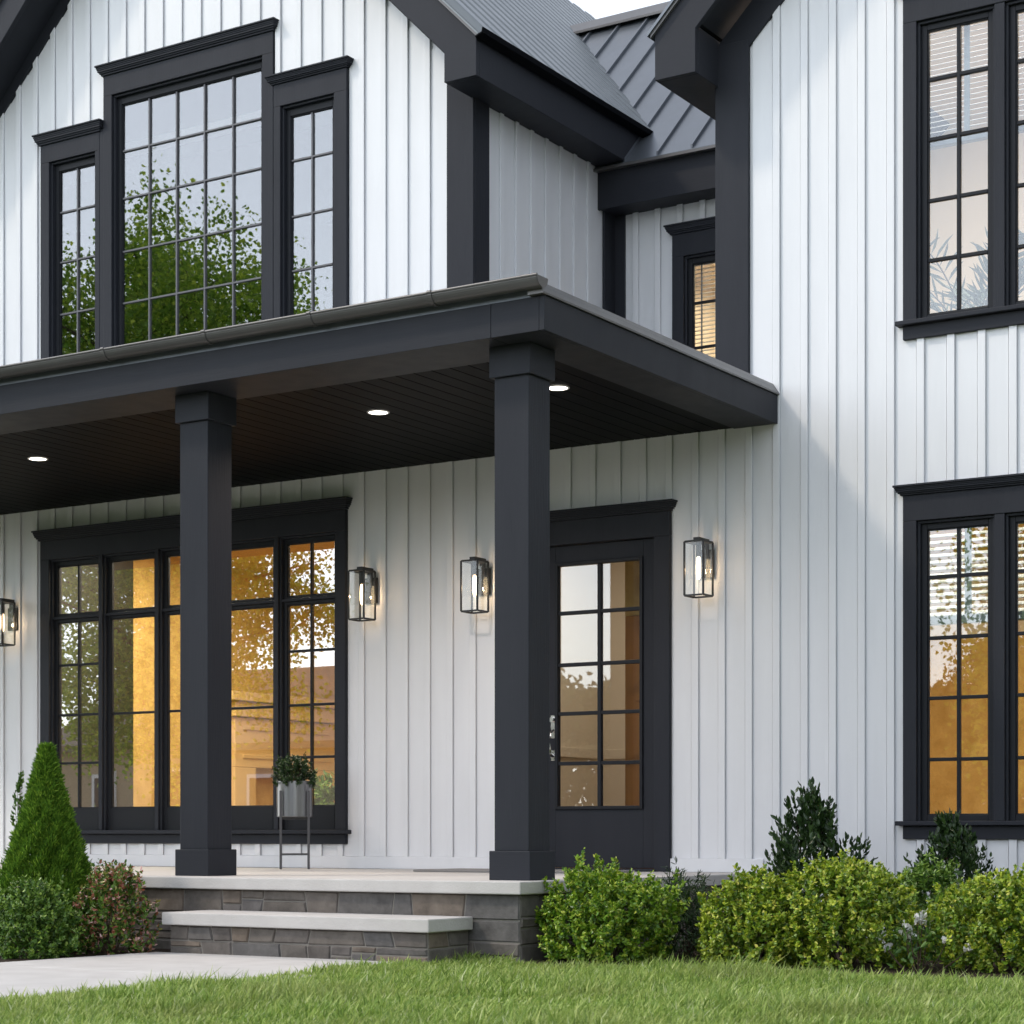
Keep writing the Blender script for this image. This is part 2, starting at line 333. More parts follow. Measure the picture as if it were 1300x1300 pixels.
# ---- lower left window: five units with transom lights
x0,x1 = X(50.7), X(438); o0,o1 = X(62), X(425.8)
zt = az(57,687,YC); zo = az(62,710.5,YC); zs = az(399,1053.5,YC)
cw = (o1-o0); mw = 0.035
c_w = X(124.5)-o0; wide = (cw-2*c_w-4*mw)/3
units = []; a = o0
for k, wd in enumerate((c_w, wide, wide, wide, c_w)):
    units.append((a, a+wd)); a += wd+mw
ztr = az(399,760,YF+0.02)
wn = casing(x0,x1,zs,zt,units,zs,zo,label='wide porch window of three broad lights between two narrow casements')
cornice(x0,x1,zt+0.001,az(57,676,YC),YC,wn); sill(x0,x1,zs,zs-0.028,az(399,1071.6,YC),wn)
openings.append((o0,o1,zs-0.01,zo)); blocks.append((x0-0.005,x1+0.005,az(399,1071.6,YC),az(57,676,YC)+0.012))
for k,(a,b) in enumerate(units): MB().box(a+0.0165,b-0.0165,YF-0.008,YF+0.059,ztr-0.0095,ztr+0.0095).build('transom_bar', M['trimh'], wn, bevel=0.002)
for k,(a,b) in enumerate(units):
    a+=0.016; b-=0.016; narrow = k in (0,4); vx = [(a+b)/2] if narrow else []
    sash(wn,a,b,ztr+0.010,zo-0.016,0.03,0.035,0.018,vx,[],YF+0.014,M['glass'])
    hz = [az(399,y,GX) for y in (825.4,894.4,961)] if narrow else [az(170,905,GX)]
    sash(wn,a,b,zs,ztr-0.010,0.03,0.022,az(399,1023,GX)-zs,vx,hz,YF+0.014,M['glass'])

# ---- door
dr1 = X(830); gx0,gx1 = ax(704,YF), ax(815.5,YF); dmid = (gx0+gx1)/2; dr0 = 2*dmid-dr1
zdh = az(830,681,YC); cz = az(850.6,648,YC)
dc = MB(); cwid = X(849.5)-dr1
dc.box(dr1,dr1+cwid,YC,YF+0.08,FLOOR,zdh); dc.box(dr0-cwid,dr0,YC,YF+0.08,FLOOR,zdh); dc.box(dr0-cwid,dr1+cwid,YC,YF+0.08,zdh,cz)
door = dc.build('door', M['trimv'], house, bevel=0.003); door['label'] = 'charcoal glazed front door with ten panes'
cornice(dr0-cwid,dr1+cwid,cz+0.001,az(850,637.5,YC),YC,door)
DY = YF+0.012
gzt, gzb = az(760,711,DY), az(760,1027.5,DY)
lf = MB(); lf.box(dr0+0.003,gx0,DY,DY+0.045,FLOOR+0.02,zdh-0.003); lf.box(gx1,dr1-0.003,DY,DY+0.045,FLOOR+0.02,zdh-0.003)
lf.box(gx0,gx1,DY,DY+0.045,gzt,zdh-0.003); lf.box(gx0,gx1,DY,DY+0.045,FLOOR+0.02,gzb)
lf.build('leaf', M['trimv'], door, bevel=0.003)
fm = MB(); t_ = 0.022
fm.box(gx0,gx0+t_,DY-0.014,DY+0.03,gzb,gzt); fm.box(gx1-t_,gx1,DY-0.014,DY+0.03,gzb,gzt)
fm.box(gx0+t_,gx1-t_,DY-0.014,DY+0.03,gzt-t_,gzt); fm.box(gx0+t_,gx1-t_,DY-0.014,DY+0.03,gzb,gzb+t_)
vx_ = ax(761,DY); fm.box(vx_-0.013,vx_+0.013,DY-0.006,DY+0.028,gzb+t_,gzt-t_)
for y in (774,840.8,903.7,968):
    z = az(785,y,DY); fm.box(gx0+t_,vx_-0.013,DY-0.005,DY+0.027,z-0.012,z+0.012); fm.box(vx_+0.013,gx1-t_,DY-0.005,DY+0.027,z-0.012,z+0.012)
fm.build('glazing_frame', M['sash'], door, bevel=0.003)
MB().box(gx0+0.01,gx1-0.01,DY+0.010,DY+0.014,gzb+0.01,gzt-0.01).build('pane', M['glass_r'], door)
MB().box(dr0-0.01,dr1+0.01,YF-0.06,YF+0.07,FLOOR,FLOOR+0.018).build('threshold', M['trimh'], door, bevel=0.004)
hx = ax(698.5, YF-0.03); hb = MB()
hz0, hz1 = az(698,966,YF), az(698,908,YF)
hb.tube([(hx,DY-0.01,hz0+0.03),(hx,DY-0.05,hz0+0.045),(hx,DY-0.055,hz0+0.09),(hx,DY-0.052,hz1-0.12),(hx,DY-0.012,hz1-0.10)],[0.011,0.010,0.011,0.010,0.010],10)
hb.box(hx-0.018,hx+0.018,DY-0.008,DY,hz0,hz0+0.07); hb.box(hx-0.018,hx+0.018,DY-0.008,DY,hz1-0.15,hz1)
hb.cyl((hx,hz1-0.03),0.016,'y',DY-0.03,DY-0.007)
hb.build('handle', M['chrome'], door, bevel=0.002)
openings.append((dr0,dr1,FLOOR-0.01,zdh)); blocks.append((dr0-cwid-0.005,dr1+cwid+0.005,FLOOR-0.1,az(850,637.5,YC)+0.012))

# ---- right wing windows: three casements each
rx0 = X(1146); p0, p1, p2 = X(1163), X(1262), X(1275); pitch = p2-p0; ow = p1-p0
rox = [(p0+k*pitch, p0+k*pitch+ow) for k in range(3)]; rx1 = rox[2][1]+(p0-rx0)
def wing_window(ztop, zopen, zsill, zcor, prow, label):
    wn = casing(rx0,rx1,zsill,ztop,rox,zsill,zopen,label=label)
    cornice(rx0,rx1,ztop+0.001,zcor,YC,wn); sill(rx0,rx1,zsill,zsill-0.026,zsill-0.105,wn)
    openings.append((rox[0][0],rox[2][1],zsill-0.01,zopen)); blocks.append((rx0-0.005,rx1+0.005,zsill-0.105,zcor+0.012))
    for a,b in rox:
        sash(wn,a+0.016,b-0.016,zsill,zopen-0.016,0.034,0.034,0.036,[(a+b)/2+0.003],prow,YF+0.012,M['glass_r'],mun=0.021)
    return wn
zlo = az(1163,661,YC); zls = az(1146,1042.5,YC); zlh = az(1146,629.8,YC); zlc = az(1138,620.5,YC)
wing_window(zlh, zlo, zls, zlc, [az(1199,y,GX) for y in (732,809.5,886,964)], 'lower wing window with golden light inside')
zuo = az(1162,27,YC); zus = az(1146,409,YC)
wing_window(zuo+(zlh-zlo), zuo, zus, zuo+(zlc-zlo), [az(1199,y,GX) for y in (98,174.4,252.3,328.5)], 'upper wing window with a pale room inside')

# ---- front wall with its battens
def strips(mb, xs, zb, topf, holes, y):
    xs = sorted(set(xs))
    for a,b in zip(xs[:-1],xs[1:]):
        m = (a+b)/2; e = 1e-5
        zs_ = sorted([(h[2],h[3]) for h in holes if h[0] <= m <= h[1]])
        lo = zb
        for h0,h1 in zs_:
            if h0 > lo: mb.quad((a,y,lo),(b,y,lo),(b,y,h0),(a,y,h0))
            lo = max(lo,h1)
        ta,tb = topf(a+e),topf(b-e)
        if min(ta,tb) > lo: mb.quad((a,y,lo),(b,y,lo),(b,y,tb),(a,y,ta))
fw = MB()
xs = [XL,XC,XR,WL,WC,WR] + [h[i] for h in openings for i in (0,1)]
strips(fw, xs, GROUND-0.2, wall_top, openings, YF)
def batten_profile(x, y, wd=0.047, d=0.023):
    c = 0.009
    return [(x-wd+0.007,y+0.001),(x-wd+0.007,y-d+c),(x-wd,y-d+c),(x-wd,y-d+0.002),(x-wd+0.003,y-d),(x-0.003,y-d),(x,y-d+0.002),(x,y-d+c),(x-0.008,y-d+c),(x-0.008,y+0.001)]
PER, X0 = 0.183677, -8.32362
SKT = -0.147
cbs = [(ax(567,YF-0.03)-0.004, XR+0.05, TOPZ-0.1, 9), (WL-0.1, -5.402, TOPZ-0.1, 9)]
for n in range(-24, 38):
    x = X0+n*PER; m = x-0.0235
    if m < XL+0.05 or m > WR-0.05: continue
    zb = SKT+0.001 if x < -5.30 else GROUND-0.05
    t = min(wall_top(x-0.047), wall_top(x)) - 0.02
    ivs = [(zb,t)]
    for b in blocks+cbs:
        if x > b[0] and x-0.047 < b[1]:
            nx = []
            for p,q in ivs:
                if b[2] > p: nx.append((p,min(q,b[2])))
                if b[3] < q: nx.append((max(p,b[3]),q))
            ivs = [i for i in nx if i[1]-i[0] > 0.005]
    for p,q in ivs: fw.prism(batten_profile(x,YF),'z',p,q)
    pa, pb = x-PER-0.0005, x-0.0545           # the board to the left of this batten
    cut = sorted({pa,pb} | {e for b in blocks+cbs for e in b[:2] if pa < e < pb})
    for ca,cb_ in zip(cut[:-1],cut[1:]):
        mid = (ca+cb_)/2; ivs = [(zb,min(wall_top(ca),wall_top(cb_))-0.02)]
        if (XR-0.02 < mid < WL+0.02) : ivs = [(zb,TOPZ-0.04)]
        for b in blocks+cbs:
            if b[0] < mid < b[1]:
                nx = []
                for p,q in ivs:
                    if b[2] > p: nx.append((p,min(q,b[2])))
                    if b[3] < q: nx.append((max(p,b[3]),q))
                ivs = [i for i in nx if i[1]-i[0] > 0.005]
        for p,q in ivs: fw.box(ca,cb_,YF-0.008,YF-0.0005,p,q)
fw.build('wall', M['white'], house)
for a_,b_ in ((XL,dr0-cwid-0.001),(dr1+cwid+0.001,-5.309)):
    MB().box(a_,b_,YF-0.026,YF-0.001,FLOOR,SKT).build('skirt_board', M['white'], house, bevel=0.003)

# ---- recess: side wall, rear wall, small window
sw = MB(); sw.quad((XR,YF,TOPZ-0.1),(XR,NY,TOPZ-0.1),(XR,NY,5.1),(XR,YF,5.1))
y = 11.43+0.16
while y < 12.95:
    pr = [(XR-0.001,y+0.005),(XR+0.008,y+0.005),(XR+0.008,y),(XR+0.016,y),(XR+0.016,y+0.040),(XR+0.008,y+0.040),(XR+0.008,y+0.035),(XR-0.001,y+0.035)]
    sw.prism(pr,'z',TOPZ,4.95); y += 0.196
sw.build('wall', M['white'], house)
nx0 = ax(853.4,NY-0.03); no0 = ax(868,NY-0.03); nz = az(853.4,299,NY-0.03); nzo = az(868,325,NY-0.03)
nx1 = no0+0.62+(no0-nx0)
rw = MB(); hole = [(no0,no0+0.62,TOPZ+0.25,nzo)]
strips(rw,[XR,no0,no0+0.62,WL],TOPZ-0.1,lambda q:4.75,hole,NY)
for n in range(0,12):
    x = -7.225+n*PER
    if x > WL: break
    if x > nx0 and x-0.047 < nx1:
        rw.prism(batten_profile(x,NY),'z',nz+0.07,4.62)
    else: rw.prism(batten_profile(x,NY),'z',TOPZ,4.62)
rw.build('wall', M['white'], house)
wn = casing(nx0,nx1,TOPZ+0.2,nz,[(no0,no0+0.62)],TOPZ+0.2,nzo,y=NY,label='small upper window in the recess beside the wing')
cornice(nx0,nx1,nz+0.001,nz+0.055,NY-0.035,wn)
sash(wn,no0+0.016,no0+0.604,TOPZ+0.2,nzo-0.016,0.035,0.04,0.04,[no0+0.31],[az(895,382,NY),az(895,439,NY)],NY+0.012,M['glass_r'])
# wing's left flank (turned away from the road view)
MB().quad((WL,YF,GROUND),(WL,18,GROUND),(WL,18,4.7),(WL,YF,4.7)).build('wall', M['white'], house)
MB().quad((WR,YF,GROUND-0.2),(WR,18,GROUND-0.2),(WR,18,4.75),(WR,YF,4.75)).build('wall', M['white'], house)
MB().quad((XL,YF,GROUND-0.2),(XL,18,GROUND-0.2),(XL,18,5.1),(XL,YF,5.1)).build('wall', M['white'], house)

# ---- corner boards and friezes
cb = MB(); cb.box(ax(567,YF-0.03),XR+0.022,YF-0.030,YF-0.001,TOPZ,5.05); cb.box(XR+0.0005,XR+0.022,YF-0.0005,11.44,TOPZ,4.93)
cb.build('corner_board', M['trimv'], house, bevel=0.003)
cb = MB(); cb.box(WL-0.022,-5.406,YF-0.030,YF-0.001,TOPZ,4.86); cb.box(WL-0.022,WL-0.0005,YF-0.0005,YF+0.16,TOPZ,4.72)
cb.build('corner_board', M['trimv'], house, bevel=0.003)
cb = MB(); cb.box(XR+0.0005,XR+0.022,13.0,NY-0.023,TOPZ,4.6); cb.box(XR+0.0005,ax(793,NY-0.02),NY-0.022,NY-0.001,TOPZ,4.6)
cb.build('corner_board', M['trimv'], house, bevel=0.003)
for s, cxx, base, x_e in ((1,WC,6.571,WL),(-1,WC,6.571,WR),(1,XC,7.513,XL),(-1,XC,7.513,XR)):
    ze = base-abs(x_e-cxx)
    MB().prism([(x_e,ze),(cxx,base),(cxx,base+0.25),(x_e,ze+0.25)],'y',YF-0.026,YF-0.002).build('rake_frieze', M['trim'], house)

# ---- gable roofs: barge boards, eave boxes, roof bodies
def gable_roof(cxx, xe_l, xe_r, xl, xr, ebot, etop, bbot, metal):
    """xe eave edges, xl/xr wall corners; ebot/etop the box; bbot barge underside above the wall corner"""
    half = cxx-xe_l
    peak = etop+half
    for s in (-1,1):
        xe = cxx+s*half; xw = cxx+s*(cxx-xl)
        pk = bbot+(cxx-xl)
        MB().prism([(xe,ebot),(xe,etop),(cxx,peak),(cxx,pk),(xw,bbot),(xw,ebot)],'y',YB,YB+0.038).build('barge_board', M['trim'], house, bevel=0.003)
        # eave box running back along the flank
        MB().box(xe,xw,YB+0.039,13.5 if (s>0 and cxx==XC) else 17.9,ebot,etop-0.015).build('eave_box', M['trim'], house, bevel=0.003)
        # roof body
        MB().prism([(xe,etop-0.012),(xe,etop+0.004),(cxx,peak+0.004),(cxx,pk+0.05),(xw,bbot+0.05)],'y',YB+0.0385,18).build('soffit', M['trim'], house)
        rb = MB()
        e_ = 0.035; xo = xe+s*e_; zo_ = etop+0.010-e_
        if metal == 'corr':
            per, amp, nper = 0.225, 0.046, 24; Y0, Y1 = YB-0.035, 18.0
            n = int((Y1-Y0)/per*nper); ys = np.linspace(Y0,Y1,n+1)
            tt = np.clip((np.abs(np.sin((ys-Y0)*math.pi/per))-0.12)/0.55,0,1); off = amp*tt*tt*(3-2*tt)
            vs = []
            for yy,o in zip(ys,off):
                d = o*0.7071; vs += [(xo+s*d,yy,zo_+d),(xo-s*(0.05-d),yy,zo_+0.05+d),(cxx,yy,peak+0.014+o*1.4),(cxx,yy,peak),(xo,yy,zo_-0.012)]
            fs = []
            for i in range(n):
                b = 5*i; fs += [(b,b+1,b+6,b+5),(b+1,b+2,b+7,b+6)]
            rb.add(vs,fs,False); rb.add(vs,[(5*i+4,5*i,5*i+5,5*i+9) for i in range(n)]+[(0,4,3,2,1)])
            m_ = M['corr']
            MB().prism([(xo-s*0.02,zo_-0.025),(xo+s*0.034,zo_-0.004),(xo+s*0.040,zo_+0.030),(xo+s*0.034,zo_+0.030),(xo+s*0.028,zo_+0.002),(xo-s*0.02,zo_-0.014)],'y',Y0,13.5 if s>0 else Y1).build('eave_closure', M['ceil'], house)
        else:
            rb.prism([(xo,zo_-0.012),(xo,zo_+0.012),(cxx,peak+0.026),(cxx,peak+0.002)],'y',YB-0.035,18)
            yy = YB+0.1
            while yy < 18:
                rb.prism([(xo,zo_+0.013),(xo,zo_+0.035),(cxx,peak+0.05),(cxx,peak+0.027)],'y',yy,yy+0.012); yy += 0.28
            m_ = M['seam']
        rb.build('roof', m_, house)
        # metal edge trim over the barge board
        MB().prism([(xe+s*0.02,etop-0.045),(xe+s*0.02,etop-0.005),(cxx,peak+0.015),(cxx,peak-0.025)],'y',YB-0.022,YB-0.001).build('edge_trim', M['gutter'], house)
    MB().prism([(cxx-0.12,peak-0.09),(cxx,peak+0.045),(cxx+0.12,peak-0.09),(cxx,peak+0.02)],'y',YB-0.04,18).build('ridge_cap', M['gutter'], house)
gable_roof(XC, XC-(XR-XC)-0.25, XR+0.25, XL, XR, 4.90, 5.18, 5.096, 'corr')
gable_roof(WC, WL-0.276, WR+0.276, WL, WR, 4.604, 4.905, 4.868, 'seam')

# ---- recess roof: standing seam slope, fascia, soffit, ridge
RY0, RZ0, RYR, RZR = 12.885, 4.885, 14.85, 6.80
nr = MB(); nr.prism([(RY0,RZ0-0.02),(RY0,RZ0),(RYR,RZR),(RYR+2.0,RZR-1.9),(RYR+2.0,RZR-2.0),(RYR,RZR-0.1)],'x',-9.9,WL+0.5)
sl = (RZR-RZ0)/(RYR-RY0)
k = -6.92-0.276*9
while k < WL+0.4:
    nr.prism([(RY0+0.004,RZ0+0.005),(RY0+0.004,RZ0+0.034),(RYR,RZR+0.034),(RYR,RZR+0.002)],'x',k-0.007,k+0.007); k += 0.276
nr.build('roof', M['seam'], house)
rc = MB(); rc.prism([(RYR-0.10,RZR-0.04),(RYR-0.10,RZR-0.02),(RYR,RZR+0.085),(RYR+0.10,RZR-0.02),(RYR+0.10,RZR-0.04),(RYR,RZR+0.06)],'x',-9.0,WL+0.5)
rc.build('ridge_cap', M['gutter'], house)
MB().box(XR+0.001,WL-0.023,12.93,12.955,4.59,4.862).build('fascia', M['trimh'], house, bevel=0.003)
MB().box(XR+0.001,WL-0.023,12.957,NY-0.001,4.60,4.64).build('soffit', M['trim'], house)
MB().prism([(12.87,4.855),(12.87,4.875),(12.955,4.900),(12.955,4.864)],'x',XR-0.02,WL-0.02).build('edge_trim', M['gutter'], house)

# ---- porch: roof, beams, ceiling, gutter
PX1, PY0, PXL = -5.213, 8.535, -13.4; BB, BT = 2.491, 2.662
bm_ = MB(); sx = ax(623,PY0)
bm_.box(PXL,sx-0.0012,PY0,8.968,BB,BT); bm_.box(sx+0.0012,PX1-0.031,PY0,8.968,BB,BT)
bm_.build('porch_beam', M['trimh'], house, bevel=0.002)
MB().box(PX1-0.03,PX1,PY0,YF-0.019,BB+0.0005,BT).build('fascia', M['trimh'], house, bevel=0.002)
MB().box(-5.507,PX1-0.031,8.969,YF-0.019,BB+0.001,BT).build('porch_beam', M['trimh'], house, bevel=0.002)
pr_ = MB(); pr_.box(PXL,PX1-0.01,PY0+0.01,YF-0.019,BT+0.001,TOPZ-0.012); pr_.box(XR,WL,YF-0.018,NY,BT+0.001,TOPZ-0.013)
pr_.build('porch_roof', M['seam'], house)
MB().prism([(PX1-0.08,BT+0.002),(PX1+0.012,BT+0.002),(PX1+0.012,BT+0.012),(PX1-0.03,BT+0.075),(PX1-0.08,BT+0.075)],'y',PY0-0.03,YF-0.0185).build('drip_edge', M['gutter'], house, bevel=0.002)
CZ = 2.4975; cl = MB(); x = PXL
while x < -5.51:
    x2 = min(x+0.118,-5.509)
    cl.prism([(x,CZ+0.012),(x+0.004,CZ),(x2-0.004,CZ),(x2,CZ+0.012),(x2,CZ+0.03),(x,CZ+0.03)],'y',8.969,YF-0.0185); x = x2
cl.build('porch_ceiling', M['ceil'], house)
gt = MB(); gyc, gzc, gr = PY0-0.050, 2.738, 0.052
def half_ring(r0, r1, y, z):
    o = [(y+r1*math.cos(a),z+r1*math.sin(a)) for a in np.linspace(math.pi,2*math.pi,15)]
    i = [(y+r0*math.cos(a),z+r0*math.sin(a)) for a in np.linspace(2*math.pi,math.pi,15)]
    return o+i
gx1_ = PX1+0.02
gt.prism(half_ring(gr-0.004,gr,gyc,gzc),'x',PXL,gx1_)
gt.cyl((gyc-gr+0.001,gzc),0.0075,'x',PXL,gx1_,10)
gt.prism([(gyc+gr*math.cos(a),gzc+gr*math.sin(a)) for a in np.linspace(math.pi,2*math.pi,15)],'x',gx1_-0.004,gx1_+0.001)
gut = gt.build('gutter', M['gutter'], house)
for pg in (130,258,392,545):
    xg = ax(pg,gyc-gr)
    cbm = MB(); cbm.prism(half_ring(gr+0.0005,gr+0.005,gyc,gzc),'x',xg-0.012,xg+0.012); cbm.cyl((gyc-gr-0.001,gzc+0.002),0.010,'x',xg-0.012,xg+0.012,10)
    cbm.build('bracket', M['gutter'], gut)

# ---- porch columns
def column(xe, ye):
    """xe, ye: right front corner of the cap"""
    w_ = 0.247; cxx, cy = xe-w_/2, ye+w_/2
    h = 0.1035
    c = MB().box(cxx-h,cxx+h,cy-h,cy+h,-0.083,2.335).build('column', M['trimv'], house, bevel=0.004)
    MB().box(cxx-w_/2,cxx+w_/2,cy-w_/2,cy+w_/2,2.333,BB-0.0005).build('capital', M['trimh'], c, bevel=0.004)
    MB().box(cxx-w_/2,cxx+w_/2,cy-w_/2,cy+w_/2,FLOOR,-0.0815).build('base', M['trimh'], c, bevel=0.004)
    return c
column(-5.398,8.70); column(-7.521,8.70); column(-9.644,8.70); column(-11.767,8.70)

# ---- rooms behind the glass
def room(x0,x1,y0,y1,z0,z1,wallm,floorm,ceilm=None):
    mb = MB()
    mb.quad((x0,y1,z0),(x1,y1,z0),(x1,y1,z1),(x0,y1,z1)); mb.quad((x0,y0,z0),(x0,y1,z0),(x0,y1,z1),(x0,y0,z1)); mb.quad((x1,y0,z0),(x1,y1,z0),(x1,y1,z1),(x1,y0,z1))
    mb.build('room_wall', wallm, house)
    MB().quad((x0,y0,z1),(x1,y0,z1),(x1,y1,z1),(x0,y1,z1)).build('room_ceiling', ceilm or wallm, house)
    MB().quad((x0,y0,z0),(x1,y0,z0),(x1,y1,z0),(x0,y1,z0)).build('room_floor', floorm, house)
def room_lamp(x,y,z,sx,sy,power,col):
    l = bpy.data.lights.new('room lamp','AREA'); l.shape='RECTANGLE'; l.size=sx; l.size_y=sy; l.energy=power; l.color=col
    o = bpy.data.objects.new('room_lamp', l); COL.objects.link(o); o.location=(x,y,z); return o
YI = YF+0.065
room(-12.2,-8.32,YI,16.5,FLOOR,2.46,M['ochre'],M['floorwood'])
room_lamp(-10.2,12.4,2.445,3.0,1.4,122,(1,0.87,0.66))
MB().box(-12.199,-12.08,YI,13.0,FLOOR,2.459).build('room_wall', M['darkwood'], house)
room(-8.30,-5.62,YI,14.5,FLOOR,2.46,M['beige'],M['floorwood'])
room_lamp(-7.1,13.0,2.445,1.6,1.2,11,(1,0.88,0.72))
room(-5.55,-1.75,YI,14.6,-0.5,2.10,M['ochre'],M['floorwood'])
room_lamp(-3.8,12.0,2.05,2.4,1.0,45,(1,0.88,0.70))
MB().box(-5.54,-1.76,14.57,14.599,1.48,2.09).box(-5.54,-5.51,YI,14.56,1.48,2.09).build('room_wall', M['beige'], house)
room(-5.55,-1.75,YI,14.4,2.25,5.25,M['beige'],M['floorwood'])
room_lamp(-3.8,12.0,5.2,2.4,1.0,42,(1,0.90,0.78))
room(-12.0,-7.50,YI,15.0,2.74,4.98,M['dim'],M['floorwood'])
room(-7.40,-5.65,NY+0.065,15.0,2.74,4.40,M['beige'],M['floorwood'])
room_lamp(-6.5,14.2,4.36,1.0,1.0,15,(1,0.82,0.55))
# interior joinery seen through the glass
MB().box(-12.0,-7.5,11.62,11.74,az(155.7,193,11.62),az(155.7,183,11.62)).build('ceiling_beam', M['beamgrey'], house)
jm = MB(); jm.box(-12.199,-11.9,14.1,15.9,1.22,1.30); jm.box(-12.199,-11.95,14.2,15.8,1.08,1.215); jm.box(-12.199,-12.0,14.25,15.75,0.62,1.075)
for a,b in ((0.70,0.74),(0.96,1.0)): jm.box(-11.999,-11.985,14.35,15.65,a,b)
jm.box(-12.199,-12.0,14.25,14.55,FLOOR,0.619); jm.box(-12.199,-12.0,15.45,15.75,FLOOR,0.619)
jm.build('mantelpiece', M['ochre2'], house, bevel=0.008)
MB().box(-6.69,-5.621,12.0,12.1,1.48,2.458).build('room_wall', M['ochre'], house)
MB().box(-6.69,-5.621,12.0,12.1,FLOOR,1.479).box(-6.60,-6.3,11.985,11.999,0.9,1.35).box(-6.60,-6.3,11.985,11.999,0.0,0.8).build('wood_panelling', M['orange'], house, bevel=0.004)
MB().box(-8.299,-8.27,11.6,14.4,0.62,0.70).box(-8.27,-5.63,14.47,14.499,0.62,0.70).build('chair_rail', M['beige'], house, bevel=0.004)

# ------------------------------------------------------------------ porch base and step (stone under cast slabs)
def stone_face(x0,x1,z0,z1,y,side,rows,base):
    """irregular cut stones standing a little proud of the mortar. side: 'y' faces the road, 'x' faces right"""
    mb = MB(); zc = z0; H = z1-z0
    cuts = [0]+sorted(H*(k+random.uniform(-0.22,0.22))/rows for k in range(1,rows))+[H]
    g = 0.0035
    for r in range(rows):
        x = x0; za,zb = z0+cuts[r], z0+cuts[r+1]; sk0 = 0
        while x < x1-0.02:
            wd = random.uniform(0.12,0.36); xe = x1 if x+wd > x1-0.08 else x+wd
            sk1 = 0 if xe == x1 else random.uniform(-0.011,0.011)
            parts = [(za,zb)]
            if zb-za > 0.085 and random.random() < 0.35:
                zm = za+(zb-za)*random.uniform(0.35,0.65); parts = [(za,zm),(zm,zb)]
            for a,b in parts:
                f0 = (a-za)/(zb-za); f1 = (b-za)/(zb-za); L0 = x+sk0*(f0-.5)*2; L1 = x+sk0*(f1-.5)*2; R0 = xe+sk1*(f0-.5)*2; R1 = xe+sk1*(f1-.5)*2
                d = random.uniform(0.005,0.010); j = lambda: random.uniform(-0.004,0.004)
                q = [(L0+g,a+g+j()*.5),(R0-g,a+g+j()*.5),(R1-g,b-g+j()*.5),(L1+g,b-g+j()*.5)]
                bv = 0.006
                cx_ = sum(p[0] for p in q)/4; cz_ = sum(p[1] for p in q)/4
                inn = [(p[0]+(bv if p[0]<cx_ else -bv), p[1]+(bv if p[1]<cz_ else -bv)) for p in q]
                if side == 'y': V = [(p[0],y-0.001,p[1]) for p in q]+[(p[0],y-d+j(),p[1]) for p in inn]
                else: V = [(y+0.001,p[0],p[1]) for p in q]+[(y+d+j(),p[0],p[1]) for p in inn]
                mb.add(V,[(4,5,6,7)]+[(i,(i+1)%4,(i+1)%4+4,i+4) for i in range(4)])
            x = xe; sk0 = sk1
    mb.build('stone_facing', M['stone'], base)
SX1, SY0, ST = -5.309, 8.466, 0.064
porch = tag(empty('porch_base', (-8.5,8.466,GROUND)), 'long porch floor slab on a cut stone base under the columns', 'porch floor')
inv = Matrix.Translation(-Vector(porch.location))
def adopt(o, root): o.parent = root; o.matrix_parent_inverse = Matrix.Translation(-Vector(root.location)); return o
s_ = adopt(MB().box(PXL,SX1,SY0,YF-0.03,FLOOR-ST,FLOOR).build('floor_slab', M['concrete'], bevel=0.006), porch)
s_ = adopt(MB().box(PXL,SX1-0.03,SY0+0.045,YF-0.03,GROUND-0.1,FLOOR-ST-0.001).build('base_core', M['mortar']), porch)
stone_face(PXL,SX1-0.028,GROUND-0.02,FLOOR-ST-0.001,SY0+0.045,'y',3,porch); stone_face(SY0+0.045,YF-0.05,GROUND-0.02,FLOOR-ST-0.001,SX1-0.03,'x',3,porch)
TS = -0.4095; step = tag(empty('entry_step', (-6.45,8.1,GROUND)), 'lower entry step with a pale slab tread on cut stone', 'step')
TX0,TX1,TY0 = -7.327,-5.605,8.10
adopt(MB().box(TX0,TX1,TY0,SY0+0.028,TS-0.066,TS).build('tread', M['concrete'], bevel=0.006), step)
adopt(MB().box(TX0+0.03,TX1-0.03,TY0+0.04,SY0+0.026,GROUND-0.1,TS-0.067).build('base_core', M['mortar']), step)
stone_face(TX0+0.03,TX1-0.03,GROUND-0.01,TS-0.067,TY0+0.04,'y',2,step); stone_face(TY0+0.04,SY0+0.026,GROUND-0.01,TS-0.067,TX1-0.03,'x',2,step)
for root in (porch, step):
    for ch in root.children:
        if ch.name.startswith('stone_facing'): ch.matrix_parent_inverse = Matrix.Translation(-Vector(root.location))

